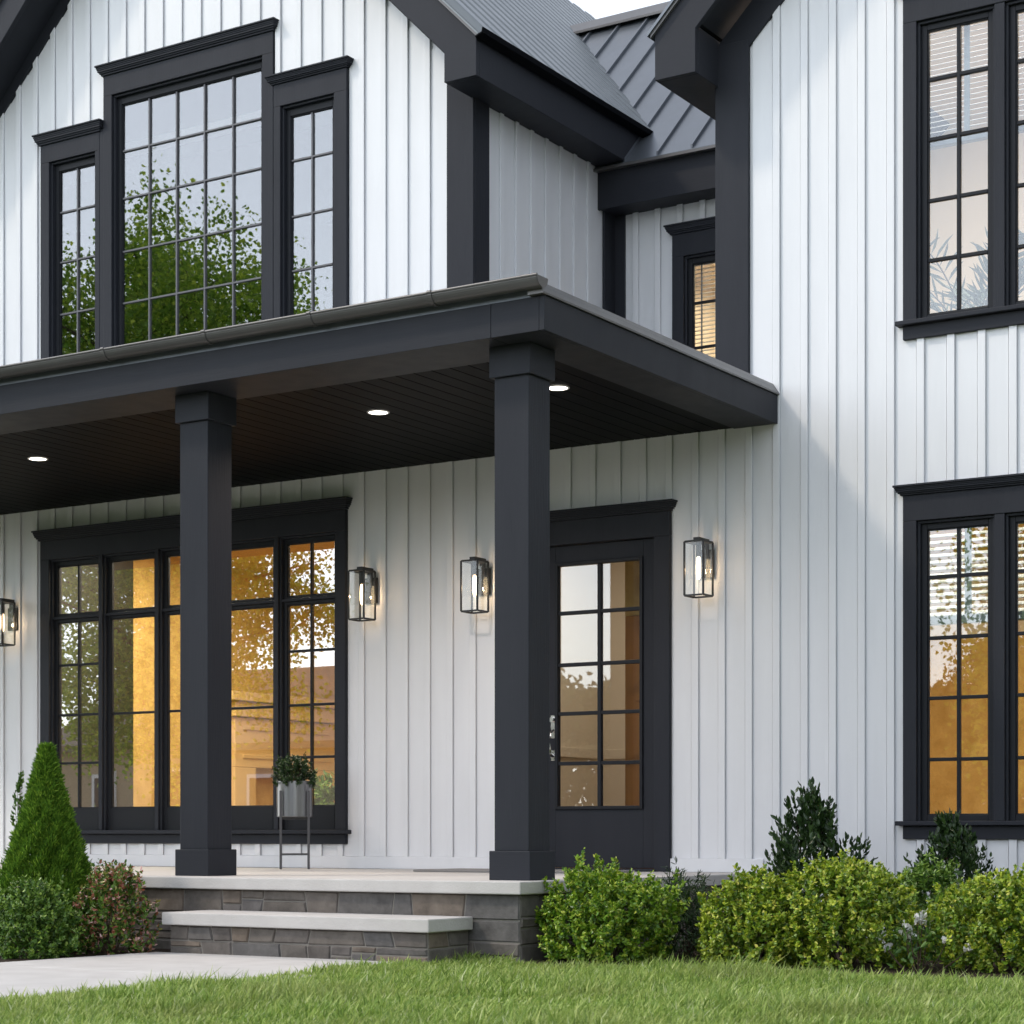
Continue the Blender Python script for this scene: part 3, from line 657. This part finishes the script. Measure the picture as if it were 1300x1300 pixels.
# ------------------------------------------------------------------ wall lanterns
def make_lantern():
    root = empty('wall_lantern')
    w_, h = 0.064, 0.165; yb, yf = -0.055, -0.185; yc = (yb+yf)/2; b = 0.0055
    fr = MB()
    for x in (-w_,w_):
        for yy in (yb,yf): fr.box(x-b,x+b,yy-b,yy+b,-h,h)
    for z in (-h,h):
        for yy in (yb,yf): fr.box(-w_+b,w_-b,yy-b,yy+b,z-b,z+b)
        for x in (-w_,w_): fr.box(x-b,x+b,yf+b,yb-b,z-b,z+b)
    fr.box(-w_+b,w_-b,yf+b,yb-b,h-0.002,h+0.003)
    fr.build('frame', M['black'], root, bevel=0.001, seg=1)
    MB().box(-0.05,0.05,-0.020,0.0,-0.045,0.130).build('back_plate', M['black'], root, bevel=0.003)
    MB().box(-0.022,0.022,yc-0.03,-0.015,h+0.006,h+0.028).box(-0.022,0.022,-0.0305,-0.0205,0.02,h+0.005).build('arm', M['black'], root, bevel=0.002)
    gl = MB()
    for x in (-w_,w_): gl.box(x-0.0015,x+0.0015,yf+b,yb-b,-h+b,h-b)
    for yy in (yb,yf): gl.box(-w_+b,w_-b,yy-0.0015,yy+0.0015,-h+b,h-b)
    gl.build('glass', M['lampglass'], root)
    MB().cyl((0,yc),0.017,'z',0.075,h-0.003).build('socket', M['black'], root)
    bu = MB()
    prof = [(0.074,0.008),(0.060,0.012),(0.03,0.0135),(-0.03,0.0135),(-0.055,0.010),(-0.066,0.003)]
    n=12; vs=[]
    for z,r in prof: vs += [(r*math.cos(2*math.pi*i/n), yc+r*math.sin(2*math.pi*i/n), z) for i in range(n)]
    bu.add(vs,[(k*n+i,k*n+(i+1)%n,(k+1)*n+(i+1)%n,(k+1)*n+i) for k in range(len(prof)-1) for i in range(n)]+[tuple(range((len(prof)-1)*n,len(prof)*n))],True)
    bu.build('bulb', M['bulb'], root)
    return root
lant = make_lantern()
LL = ['black glass wall lantern left of the wide porch window','black glass wall lantern just right of the wide porch window',
      'black glass wall lantern on the white wall partly behind the corner column','black glass wall lantern right of the front door']
def wall_light(x, z):
    l = bpy.data.lights.new('lantern bulb','POINT'); l.energy = 1.2; l.color=(1,0.68,0.38); l.shadow_soft_size=0.02
    o = bpy.data.objects.new('lantern_bulb_light', l); COL.objects.link(o); o.location=(x,YF-0.135,z); return o
for i, x in enumerate((-11.70,-8.255,-7.335,-5.690)):
    o = lant if i == 0 else copy_tree(lant)
    o.location = (x, YF-0.018, 1.632); tag(o, LL[i], 'wall lantern', 'black wall lanterns along the porch')
    wall_light(x, 1.63)

# ------------------------------------------------------------------ recessed downlights
def make_down():
    root = empty('downlight')
    n = 28; mb = MB(); vs = []
    for r,z in ((0.068,-0.001),(0.066,-0.005),(0.057,-0.005),(0.055,0.0)): vs += [(r*math.cos(2*math.pi*i/n), r*math.sin(2*math.pi*i/n), z) for i in range(n)]
    mb.add(vs,[(k*n+i,k*n+(i+1)%n,(k+1)*n+(i+1)%n,(k+1)*n+i) for k in range(3) for i in range(n)],True)
    mb.build('rim', M['downring'], root)
    MB().cyl((0,0),0.0565,'z',-0.0035,-0.001,28,smooth=False).build('lens', M['down'], root)
    return root
dl = make_down()
DLL = ['lit round downlight near the left end of the porch ceiling','lit round downlight in the porch ceiling midway between the two columns','lit round downlight in the porch ceiling close behind the corner column']
for i,(x,y) in enumerate(((-9.855,9.69),(-7.073,9.70),(-5.84,9.705))):
    o = dl if i == 0 else copy_tree(dl)
    o.location = (x,y,CZ-0.0005); tag(o, DLL[i], 'ceiling light', 'recessed lights in the porch ceiling')
    l = bpy.data.lights.new('downlight lamp','SPOT'); l.energy = (31,31,12)[i]; l.spot_size = R(152); l.spot_blend = 0.75; l.color=(1,0.84,0.75); l.shadow_soft_size=0.05
    lo = bpy.data.objects.new('downlight_lamp', l); COL.objects.link(lo); lo.location=(x,y,CZ-0.03)

# ------------------------------------------------------------------ foliage builders
def np_mesh(name, verts, faces_flat, sizes, material, parent=None, smooth=False):
    me = bpy.data.meshes.new(name); nv = len(verts)
    me.vertices.add(nv); me.vertices.foreach_set('co', np.asarray(verts,np.float32).ravel())
    me.loops.add(len(faces_flat)); me.loops.foreach_set('vertex_index', np.asarray(faces_flat,np.int32))
    me.polygons.add(len(sizes)); starts = np.concatenate([[0],np.cumsum(sizes)[:-1]]).astype(np.int32)
    me.polygons.foreach_set('loop_start', starts)
    me.update(calc_edges=True); me.validate(); me.materials.append(material)
    o = bpy.data.objects.new(name, me); COL.objects.link(o)
    if parent: o.parent = parent
    return o
def unit(a): return a/np.maximum(np.linalg.norm(a,axis=1,keepdims=True),1e-9)
def leaves(name, pos, d, L, wd, material, parent=None, fold=0.25, droop=0.12, nrm=None):
    """one folded, pointed leaf at every position; d = growth direction; L, wd arrays"""
    n = len(pos); d = unit(d); r = unit(np.cross(d, rng.normal(size=(n,3)) if nrm is None else nrm)); u = np.cross(r,d)
    L = L[:,None]; wd = wd[:,None]
    base = pos; tip = pos+d*L-u*L*droop
    m1 = pos+d*L*0.35; m2 = pos+d*L*0.72-u*L*droop*0.4
    v = np.stack([base, m1+r*wd*0.5+u*wd*fold, m2+r*wd*0.40+u*wd*fold*0.7, tip, m2-r*wd*0.40+u*wd*fold*0.7, m1-r*wd*0.5+u*wd*fold],1)
    b = (np.arange(n)*6)[:,None]
    f = np.concatenate([b+np.array([[0,1,2,3]]), b+np.array([[0,3,4,5]])],1).reshape(-1)
    return np_mesh(name, v.reshape(-1,3), f, np.full(2*n,4), material, parent)
def lumpy(dirs, k, amp, seed):
    q = np.random.default_rng(seed); c = unit(q.normal(size=(k,3))); h = q.uniform(0.3,1,k)
    dt = dirs@c.T; return 1+amp*((np.clip(dt,0,1)**6)*h).max(1)-amp*0.4
def shrub(name, loc, rx, ry, h, n, L, wd, material, label, cat, seed, group=None, shape='dome', amp=0.28, up=0.5, tip=None, spread=1.0, long=3.2, young_from=0.60):
    """stems from the root and sprigs of leaves gathered into clumps, with gaps between them"""
    q = np.random.default_rng(seed); root = empty(name, loc); tag(root,label,cat,group)
    per = 24; ns = n//per
    dirs = unit(q.normal(size=(ns,3))); dirs[:,2] = np.where(dirs[:,2] < -0.72, -dirs[:,2], dirs[:,2])
    rad = lumpy(dirs,26,amp,seed+1)*(0.62+0.38*q.random(ns)**0.4)
    inner = q.random(ns) < 0.22; rad = np.where(inner, rad*q.uniform(0.25,0.75,ns), rad)
    shoot = q.random(ns) < 0.17; rad = np.where(shoot, rad*q.uniform(1.04,1.22,ns), rad)
    if shape == 'dome':
        P = dirs*rad[:,None]*np.array([rx,ry,h*0.56])
        P[:,2] = np.maximum(P[:,2]+h*0.36, 0.015)
    else:                                     # upright: narrows to the top
        z = q.random(ns)**0.8; an = q.uniform(0,2*math.pi,ns)
        prof = (1-z)**0.62*(0.55+0.45*np.minimum(z/0.18,1))+0.03
        rr = prof*(0.45+0.55*q.random(ns)**0.4)*(1+amp*np.sin(an*3+seed)*np.cos(z*9+seed))
        P = np.stack([rx*rr*np.cos(an),ry*rr*np.sin(an),z*h*0.95+0.02],1)
    axis = unit(P*np.array([1,1,0.5])+np.array([0,0,up*h]))
    axis = unit(axis+q.normal(scale=0.30,size=axis.shape))
    if shape == 'dome': axis[shoot] = unit(axis[shoot]+np.array([0,0,0.9]))
    sl = L*long*(0.6+0.8*q.random(ns))
    tpos = np.tile(np.linspace(0.0,1.0,per)**0.6,(ns,1))+q.normal(scale=0.03,size=(ns,per))
    pos = P[:,None,:]+axis[:,None,:]*(tpos*sl[:,None]-sl[:,None]*0.55)[:,:,None]
    side = unit(q.normal(size=(ns*per,3))); ax_ = np.repeat(axis,per,0)
    flat = 1.0 if shape == 'dome' else 0.55
    d = ax_*(0.30 if shape == 'dome' else 0.7)+side*flat; nr_ = ax_+q.normal(scale=0.35,size=ax_.shape)
    pos = pos.reshape(-1,3); keep = pos[:,2] > 0.0
    sz = (0.65+0.6*q.random(ns*per))*(1.05-0.3*tpos.reshape(-1))
    if tip:
        young = (tpos.reshape(-1) > young_from) & (q.random(ns*per) < 0.68)
        k2 = keep & young; keep = keep & ~young
        leaves('lit_new_growth', pos[k2], d[k2], (L*sz)[k2], (wd*sz)[k2], tip, root, nrm=-nr_[k2])  # young leaves, with lit tips over a shaded interior put into the colour
    leaves('foliage', pos[keep], d[keep], (L*sz)[keep], (wd*sz)[keep], material, root, nrm=-nr_[keep])
    st = MB(); pick = q.choice(ns, min(ns,22), replace=False)
    for i in pick:
        p = Vector(P[i]); mid = p*0.5+Vector((0,0,h*0.10))
        st.tube([(p.x*0.08,p.y*0.08,-0.03),mid,p],[0.0035,0.0025,0.001],5)
    st.build('stems', M['stem'], root)
    return root

# ------------------------------------------------------------------ plants
BG = 'clipped green shrubs along the house'
shrub('boxwood_shrub',(-5.00,8.80,GROUND),0.325,0.33,0.475,18000,0.026,0.0175,M['boxleaf'],'round bright green boxwood at the right corner of the porch base','shrub',21,amp=0.34,tip=M['boxtip'])
shrub('lime_shrub',(-4.27,8.95,GROUND),0.27,0.28,0.42,13800,0.026,0.0175,M['limeleaf'],'lower yellow green shrub at the left end of the wide lime clump','shrub',22,amp=0.40,tip=M['limetip'])
shrub('lime_shrub',(-3.85,9.10,GROUND),0.35,0.36,0.555,20400,0.026,0.0175,M['limeleaf'],'taller yellow green shrub in front of the tall dark shrub','shrub',23,amp=0.40,tip=M['limetip'])
shrub('lime_shrub',(-3.08,9.20,GROUND),0.36,0.36,0.465,18600,0.026,0.0175,M['limeleaf'],'yellow green shrub below the wing window at the right edge','shrub',24,amp=0.36,tip=M['limetip'])
shrub('green_shrub',(-3.74,9.85,GROUND),0.24,0.22,0.50,6000,0.032,0.015,M['midleaf'],'mid green shrub behind the lime shrubs near the white flowers','shrub',25,tip=M['midtip'])
shrub('upright_shrub',(-4.52,10.15,GROUND),0.36,0.28,0.80,3000,0.050,0.022,M['darkleaf'],'tall dark leaved shrub against the white wall, loose twiggy top','shrub',26,shape='up',up=1.2,amp=0.45,long=5.5)
shrub('upright_shrub',(-3.80,10.35,GROUND),0.33,0.26,0.66,3000,0.044,0.020,M['darkleaf'],'dark leaved shrub under the sill of the lower wing window','shrub',27,shape='up',up=1.1,amp=0.4,long=5.0)
shrub('narrow_leaf_shrub',(-4.83,9.30,GROUND),0.16,0.15,0.43,2600,0.048,0.008,M['darkleaf'],'dark narrow leaved plant between the boxwood and the lime shrubs','shrub',28,up=1.6)
shrub('green_shrub',(-7.72,7.55,GROUND),0.25,0.22,0.40,9000,0.026,0.016,M['midleaf'],'low green shrub at the foot of the cone shaped evergreen','shrub',29,tip=M['midtip'])
shrub('bronze_shrub',(-7.585,8.00,GROUND),0.225,0.20,0.48,5200,0.030,0.017,M['midleaf'],'bronze red leaved shrub beside the entry step','shrub',30,up=1.0,amp=0.35,tip=M['redleaf'],long=4.0,young_from=0.30)
shrub('twiggy_shrub',(-8.58,8.30,GROUND),0.09,0.09,1.0,420,0.030,0.016,M['midleaf'],'thin dark twig of leaves showing behind the cone shaped evergreen','shrub',31,shape='up',up=1.5)

def cone_evergreen(loc, r, h, n, label):
    root = tag(empty('cone_evergreen', loc), label, 'evergreen')
    q = np.random.default_rng(5)
    z = 1-np.sqrt(q.random(n)); z = np.where(q.random(n)<0.35, q.random(n), z); an = q.uniform(0,2*math.pi,n)
    prof = np.power(1-z,0.95)*np.minimum(1,0.72+z*1.6)+0.055
    clump = 1+0.13*np.sin(an*5+z*17)*np.sin(z*23+an*3)+0.08*np.sin(an*11-z*31)
    rr = 1.08*r*prof*clump*(0.60+0.42*q.random(n)**0.3)
    P = np.stack([rr*np.cos(an),rr*np.sin(an),z*h*0.97+0.01],1)
    d = np.stack([np.cos(an)*0.55,np.sin(an)*0.55,np.full(n,1.0)],1)+q.normal(scale=0.45,size=(n,3))
    L = 0.036*(0.5+0.8*q.random(n)); 
    leaves('foliage', P, d, L, L*0.17, M['thuja'], root, fold=0.1, droop=0.15)
    MB().tube([(0,0,-0.05),(0,0,h*0.5),(0,0,h*0.92)],[0.03,0.018,0.004],8).build('trunk', M['stem'], root)
cone_evergreen((-8.07,8.00,GROUND),0.275,1.13,60000,'cone shaped bright green evergreen at the left of the porch')

# white flowers among the shrubs
fr_ = tag(empty('white_flowers',(-3.40,8.86,GROUND)),'cluster of white blossoms between the lime shrubs','flowers')
q = np.random.default_rng(3); nf = 11
cpos = np.stack([q.normal(scale=0.07,size=nf),q.normal(scale=0.05,size=nf),q.uniform(0.10,0.29,nf)],1)
for c in cpos:
    pp = c+q.normal(scale=0.008,size=(11,3)); dd = q.normal(size=(11,3))+np.array([0.2,-0.6,0.5])
    leaves('blossom', pp, dd, np.full(11,0.023), np.full(11,0.021), M['petal'], fr_)
sm_ = MB()
for c in cpos: sm_.tube([(c[0]*0.3,c[1]*0.3,-0.01),(c[0]*.8,c[1]*.8,c[2]*0.6),tuple(c)],[0.003,0.0025,0.0015],5)
sm_.build('stems', M['stem'], fr_)
leaves('leaves', q.normal(scale=0.07,size=(160,3))+np.array([0,0,0.14]), q.normal(size=(160,3))+np.array([0,0,0.5]), np.full(160,0.04), np.full(160,0.016), M['midleaf'], fr_)

# planter on the porch
PLX, PLY = -8.62, 10.86
pl = tag(empty('planter',(PLX,PLY,FLOOR),R(38.4)),'brushed steel pot on a tall four legged stand under the porch window','planter')
pot = MB(); n=40; vs=[]; 
for r,z in ((0.10,0.352),(0.118,0.352),(0.1225,0.357),(0.1225,0.595),(0.1165,0.597),(0.1165,0.54),(0.0,0.54)): vs += [(r*math.cos(2*math.pi*i/n), r*math.sin(2*math.pi*i/n), z) for i in range(n)]
pot.add(vs,[(k*n+i,k*n+(i+1)%n,(k+1)*n+(i+1)%n,(k+1)*n+i) for k in range(6) for i in range(n)]+[tuple(range(n-1,-1,-1))])
po = pot.build('pot', M['steel'], pl)
for p in po.data.polygons: p.use_smooth = len(p.vertices) == 4
po.modifiers.new('Edge','EDGE_SPLIT').split_angle = R(35)
for sx_ in (-1,1):
    for sy_ in (-1,1):
        MB().box(sx_*0.094-0.008,sx_*0.094+0.008,sy_*0.098-0.006,sy_*0.098+0.006,0,0.53 if sy_<0 else 0.40).build('leg', M['legs'], pl, bevel=0.001, seg=1)
cr = MB(); cr.box(-0.085,0.085,-0.104,-0.092,0.094,0.106); cr.box(-0.085,0.085,0.092,0.104,0.094,0.106)
cr.box(-0.085,0.085,-0.008,0.008,0.336,0.350); cr.box(-0.008,0.008,-0.09,0.09,0.3365,0.3495)
cr.build('crossbar', M['legs'], pl)
shrub('potted_boxwood',(PLX,PLY,FLOOR+0.545),0.135,0.135,0.215,4200,0.022,0.012,M['darkleaf'],'small round boxwood growing in the steel pot','potted plant',41,amp=0.12)
tag(MB().box(-7.35,-6.05,10.45,10.98,FLOOR+0.001,FLOOR+0.014).build('doormat', M['mat'], bevel=0.004),'flat grey doormat on the porch floor before the door','doormat')

# ------------------------------------------------------------------ blinds and the palm inside the wing
def blind(x0,x1,ztop,zbot,y,pitch,material,tapes,label,tape_w=0.03,tilt=0.5):
    root = tag(empty('window_blind',((x0+x1)/2,y,zbot)),label,'blind',None)
    mb = MB(); z = zbot+0.06; w_ = (x1-x0)/2
    dy, dz = 0.020*math.cos(tilt), 0.020*math.sin(tilt)
    while z < ztop-0.03:
        zz = z-zbot
        mb.prism([(-dy,zz-dz),(dy,zz+dz),(dy,zz+dz+0.003),(-dy,zz-dz+0.003)],'x',-w_,w_); z += pitch
    mb.build('slats', material, root)
    MB().box(-w_,w_,-0.025,0.025,0,0.05).build('bottom_rail', M['slat'], root, bevel=0.004)
    MB().box(-w_,w_,-0.03,0.03,ztop-zbot-0.04,ztop-zbot).build('head_rail', M['slat'], root)
    for tx in tapes: MB().box(tx-tape_w/2-(x0+x1)/2,tx+tape_w/2-(x0+x1)/2,-0.030,-0.027,0.03,ztop-zbot-0.03).build('tape', M['slat'], root)
    return root
YBL = YF+0.14
for k,(nm_u,nm_l) in enumerate((('cream blind half lowered in the left light of the upper wing window','pale blind half lowered in the left light of the lower wing window'),
                            ('cream blind in the second light of the upper wing window','pale blind in the second light of the lower wing window'))):
    a,b = rox[k]
    blind(a-0.015,b+0.02,zuo+0.04,az(1199,186,YBL),YBL,0.0305,M['slat'],[a+0.255],nm_u,0.035,0.42)['group'] = 'blinds in the upper wing window'
    blind(a-0.015,b+0.02,zlo+0.04,az(1199,793,YBL),YBL,0.0385,M['slat'],[a+0.262],nm_l,0.042,0.55)['group'] = 'blinds in the lower wing window'
blind(no0-0.02,no0+0.64,nzo+0.03,TOPZ+0.35,NY+0.14,0.030,M['creamslat'],[no0+0.075,no0+0.5],'cream slatted blind inside the small recess window',0.012,0.45)
palm = tag(empty('indoor_palm',(-4.27,12.05,2.26)),'feathery indoor palm behind the upper wing window','palm')
q = np.random.default_rng(9); stp = MB(); LP=[];LD=[];LL_=[]
for k in range(13):
    an = q.uniform(0,2*math.pi); ln = q.uniform(0.5,0.85); pts=[]
    for t in np.linspace(0,1,14):
        rr = ln*0.75*t; zz = 0.72+ln*(1.25*t-0.62*t*t)
        pts.append(np.array([rr*math.cos(an),rr*math.sin(an),zz]))
    stp.tube([tuple(p) for p in pts],[0.005]*13+[0.002],5)
    for i in range(3,14):
        tg = pts[i]-pts[i-1]; tg/=np.linalg.norm(tg); sd_ = np.cross(tg,[0,0,1]); sd_/=np.linalg.norm(sd_)+1e-9
        for s in (-1,1):
            LP.append(pts[i]); LD.append(tg*0.8+s*sd_*0.9+np.array([0,0,0.1])); LL_.append(0.24*(1-abs(i-8)/14))
stp.tube([(0,0,0),(0,0,0.74)],[0.03,0.02],8); stp.build('stems', M['stem'], palm)
leaves('fronds', np.array(LP), np.array(LD), np.array(LL_), np.full(len(LP),0.016), M['palm'], palm, fold=0.1, droop=0.2)

ip = shrub('indoor_plant',(-10.14,13.1,FLOOR+0.1),0.22,0.22,0.55,1500,0.07,0.028,M['midleaf'],'leafy plant inside the right casement of the wide porch window','indoor plant',43,up=1.2)
ipb = MB().cyl((0,0),0.10,'z',-0.099,0.10,20,0.13); ipb.build('pot', M['concrete'], ip)

# ------------------------------------------------------------------ lawn: the blades near the house
def in_lawn(x, y):
    ok = (x > -5.26-0.146*(y-5.0)+0.015*np.sin(y*5)+0.01*np.sin(y*13)) & (y < 8.36+0.05*np.sin(x*4)) & (x < 1.2)
    nook = (x > -5.70) & (x < -5.34) & (y < 8.48) & ~((y > 8.10) & (x < -5.61))
    return (ok & ((x > -5.34) | (y < 8.1))) | nook
N = 330000
gx = rng.uniform(-6.0,0.8,N); gy = rng.uniform(3.6,8.5,N)
fwd = -SN*gx+CS*gy; lat = (CS*gx+SN*gy)/np.maximum(fwd,0.1)
keep = in_lawn(gx,gy) & (fwd > 5.6) & (np.abs(lat) < 0.36)
gx,gy,fwd = gx[keep],gy[keep],fwd[keep]; n = len(gx)
tuft = 0.5+0.5*np.sin(gx*7.1+np.sin(gy*5.3)*2)*np.sin(gy*6.3+np.sin(gx*4.1)*2)
tuft2 = 0.5+0.5*np.sin(gx*19+gy*11)*np.sin(gy*23-gx*7)
H = (0.028+0.026*tuft+0.013*tuft2)*(0.55+0.75*rng.random(n)); tall = rng.random(n) < 0.10*(0.4+tuft2); H = np.where(tall, H*1.55, H)*(0.80+0.45*np.sin(gx*2.3+gy*1.7)*np.sin(gy*3.1-gx)); W = 0.0022+0.0026*rng.random(n)
an = rng.uniform(0,2*math.pi,n)
lean = np.stack([np.cos(an),np.sin(an),np.zeros(n)],1)*(0.25+0.75*rng.random(n))[:,None]*H[:,None]*0.75+np.array([0.008,0.0,0])
sd2 = np.stack([-np.sin(an+rng.normal(scale=.8,size=n)),np.cos(an),np.zeros(n)],1); sd2 = unit(sd2)*W[:,None]
b0 = np.stack([gx,gy,np.full(n,GROUND-0.004)],1); upv = np.array([0,0,1.0])
m1 = b0+lean*0.22+upv*(H*0.55)[:,None]; tp = b0+lean+upv*(H*0.98)[:,None]
V = np.stack([b0-sd2,b0+sd2,m1+sd2*0.8,tp,m1-sd2*0.8],1).reshape(-1,3)
bi = (np.arange(n)*5)[:,None]
F_ = np.concatenate([bi+np.array([[0,1,2,4]]),bi+np.array([[4,2,3]])],1).reshape(-1)
gm = M['grass'].node_tree; gp = gm.nodes['Principled BSDF']; rampo = gp.inputs['Base Color'].links[0].from_socket
gg = gm.nodes.new('ShaderNodeNewGeometry'); gn = gm.nodes.new('ShaderNodeTexNoise'); gn.inputs['Scale'].default_value = 2.6; gn.inputs['Detail'].default_value = 5
gm.links.new(gg.outputs['Position'], gn.inputs['Vector'])
gr_ = gm.nodes.new('ShaderNodeMapRange'); gr_.inputs[1].default_value = 0.45; gr_.inputs[2].default_value = 0.72; gr_.inputs[4].default_value = 0.42; gm.links.new(gn.outputs[0], gr_.inputs[0])
gx_ = gm.nodes.new('ShaderNodeMix'); gx_.data_type = 'RGBA'; gx_.inputs[7].default_value = (0.34,0.36,0.13,1)
gm.links.new(gr_.outputs[0], gx_.inputs[0]); gm.links.new(rampo, gx_.inputs[6])
for lk in list(rampo.links): gm.links.new(gx_.outputs[2], lk.to_socket) if lk.to_node != gx_ else None
tag(np_mesh('lawn_grass',V,F_,np.tile([4,3],n),M['grass']),'sunlit green lawn grass in front of the path and shrubs','grass',kind='stuff')

# ------------------------------------------------------------------ across the lawn: what the windows mirror, plus an unseen shading hedge
def tree(loc, h, crown_z, cr, ch, n, L, label, seed):
    root = tag(empty('shade_tree', loc), label, 'tree', None); q = np.random.default_rng(seed)
    tr = MB(); tips = []
    tr.tube([(0,0,-0.2),(0.03,0.02,h*0.25),(-0.05,0.03,h*0.5),(0.02,0,h*0.85)],[0.22,0.16,0.11,0.02],12)
    for k in range(34):
        z0 = crown_z-ch*0.95+(ch*1.7)*k/34; a = k*2.4+q.uniform(-.4,.4)
        f = max(0.25,1-abs((z0-crown_z)/ch)**2*0.7); ln = cr*f*q.uniform(0.65,1.05)
        p0 = Vector((0,0,max(1.4,z0-ln*0.35))); p1 = Vector((math.cos(a)*ln*0.5,math.sin(a)*ln*0.5,z0-ln*0.02)); p2 = Vector((math.cos(a)*ln,math.sin(a)*ln,z0+ln*0.12))
        tr.tube([p0,p1,p2],[0.05,0.028,0.008],6)
        for m in range(9):
            t = q.uniform(0.3,1.05); b = p0.lerp(p1,min(1,t*2)) if t < 0.5 else p1.lerp(p2,(t-0.5)*2)
            e = b+Vector(q.normal(scale=0.42,size=3)); tr.tube([b,e],[0.008,0.003],4); tips.append(e)
    tr.build('trunk', M['bark'], root)
    T = np.array([tuple(t) for t in tips]); idx = q.integers(0,len(T),n)
    P = T[idx]+q.normal(scale=0.23,size=(n,3)); d = q.normal(size=(n,3))+np.array([0,0,-0.4])
    s = L*(0.7+0.6*q.random(n)); leaves('crown', P, d, s, s*0.75, M['treeleaf'], root)
tree((-19.3,1.3,GROUND),9.4,5.9,2.7,3.6,105000,0.062,'leafy green tree mirrored in the porch windows',61)
tree((-8.75,-5.1,GROUND),5.3,3.5,1.05,1.6,14000,0.075,'leafy tree mirrored at the right edge of the lower wing window',62)
def hedge(x0,x1,y,h,label,seed,rz=0,cx=None):
    root = tag(empty('tall_hedge',((x0+x1)/2 if cx is None else cx,y,GROUND),rz),label,'hedge'); q = np.random.default_rng(seed); n = int((x1-x0)*8000)
    px_ = q.uniform(-(x1-x0)/2,(x1-x0)/2,n); hh = h*(0.85+0.10*np.sin(px_*1.7)+0.06*np.sin(px_*4.3))
    z = hh*q.random(n)**0.6; P = np.stack([px_,q.normal(scale=0.45,size=n),z],1)
    leaves('foliage',P,q.normal(size=(n,3)),np.full(n,0.06),np.full(n,0.042),M['hedge'],root)
    st = MB()
    for k in range(int(x1-x0)): xx=-(x1-x0)/2+k+0.5; st.tube([(xx,0,-0.1),(xx+0.1,0,h*0.4),(xx,0.1,h*0.8)],[0.06,0.04,0.01],6)
    st.build('stems', M['bark'], root)
hedge(-16,-8,-10.3,3.9,'tall dark green hedge across the lawn, mirrored in the wing window',71)
hedge(-7,7,4.5,6.2,'unseen tall hedge added on the right to darken the right-facing trim',72,R(90),4.2)  # out of view, added to keep light off the column and fascia sides
nb = tag(empty('neighbour_house',(-36,-22,GROUND)),'tan clapboard house across the street, mirrored in the porch windows','house')
MB().box(-5,5,-4,4,0,3.0).build('wall', M['clad'], nb)
MB().prism([(-4.5,2.9),(0,5.2),(4.5,2.9),(4.5,3.08),(0,5.42),(-4.5,3.08)],'x',-5.4,5.4).build('roof', M['shingle'], nb)
for s in (-4.95,4.95): MB().prism([(-4,3.0),(4,3.0),(0,5.05)],'x',s-0.04,s+0.04).build('wall', M['clad'], nb)
for xx in (-3,0.2,3.2):
    wv = MB().box(xx-0.6,xx+0.6,4.0,4.06,0.9,2.3).build('window', M['white'], nb); MB().box(xx-0.5,xx+0.5,4.062,4.07,1.0,2.2).build('pane', M['dim'], wv)

q = np.random.default_rng(77); n = 170000
fx = q.uniform(-110,45,n); top = 6.2+1.3*np.sin(fx*0.11)+0.8*np.sin(fx*0.37+1)+0.5*np.sin(fx*0.9)
fz = GROUND+top*q.random(n)**0.55; fy = -52+q.normal(scale=1.5,size=n)
far = leaves('far_trees', np.stack([fx,fy,fz],1), q.normal(size=(n,3)), np.full(n,0.34), np.full(n,0.24), M['hedge'])
tag(far,'distant belt of trees across the road, mirrored in the windows','trees',kind='stuff')
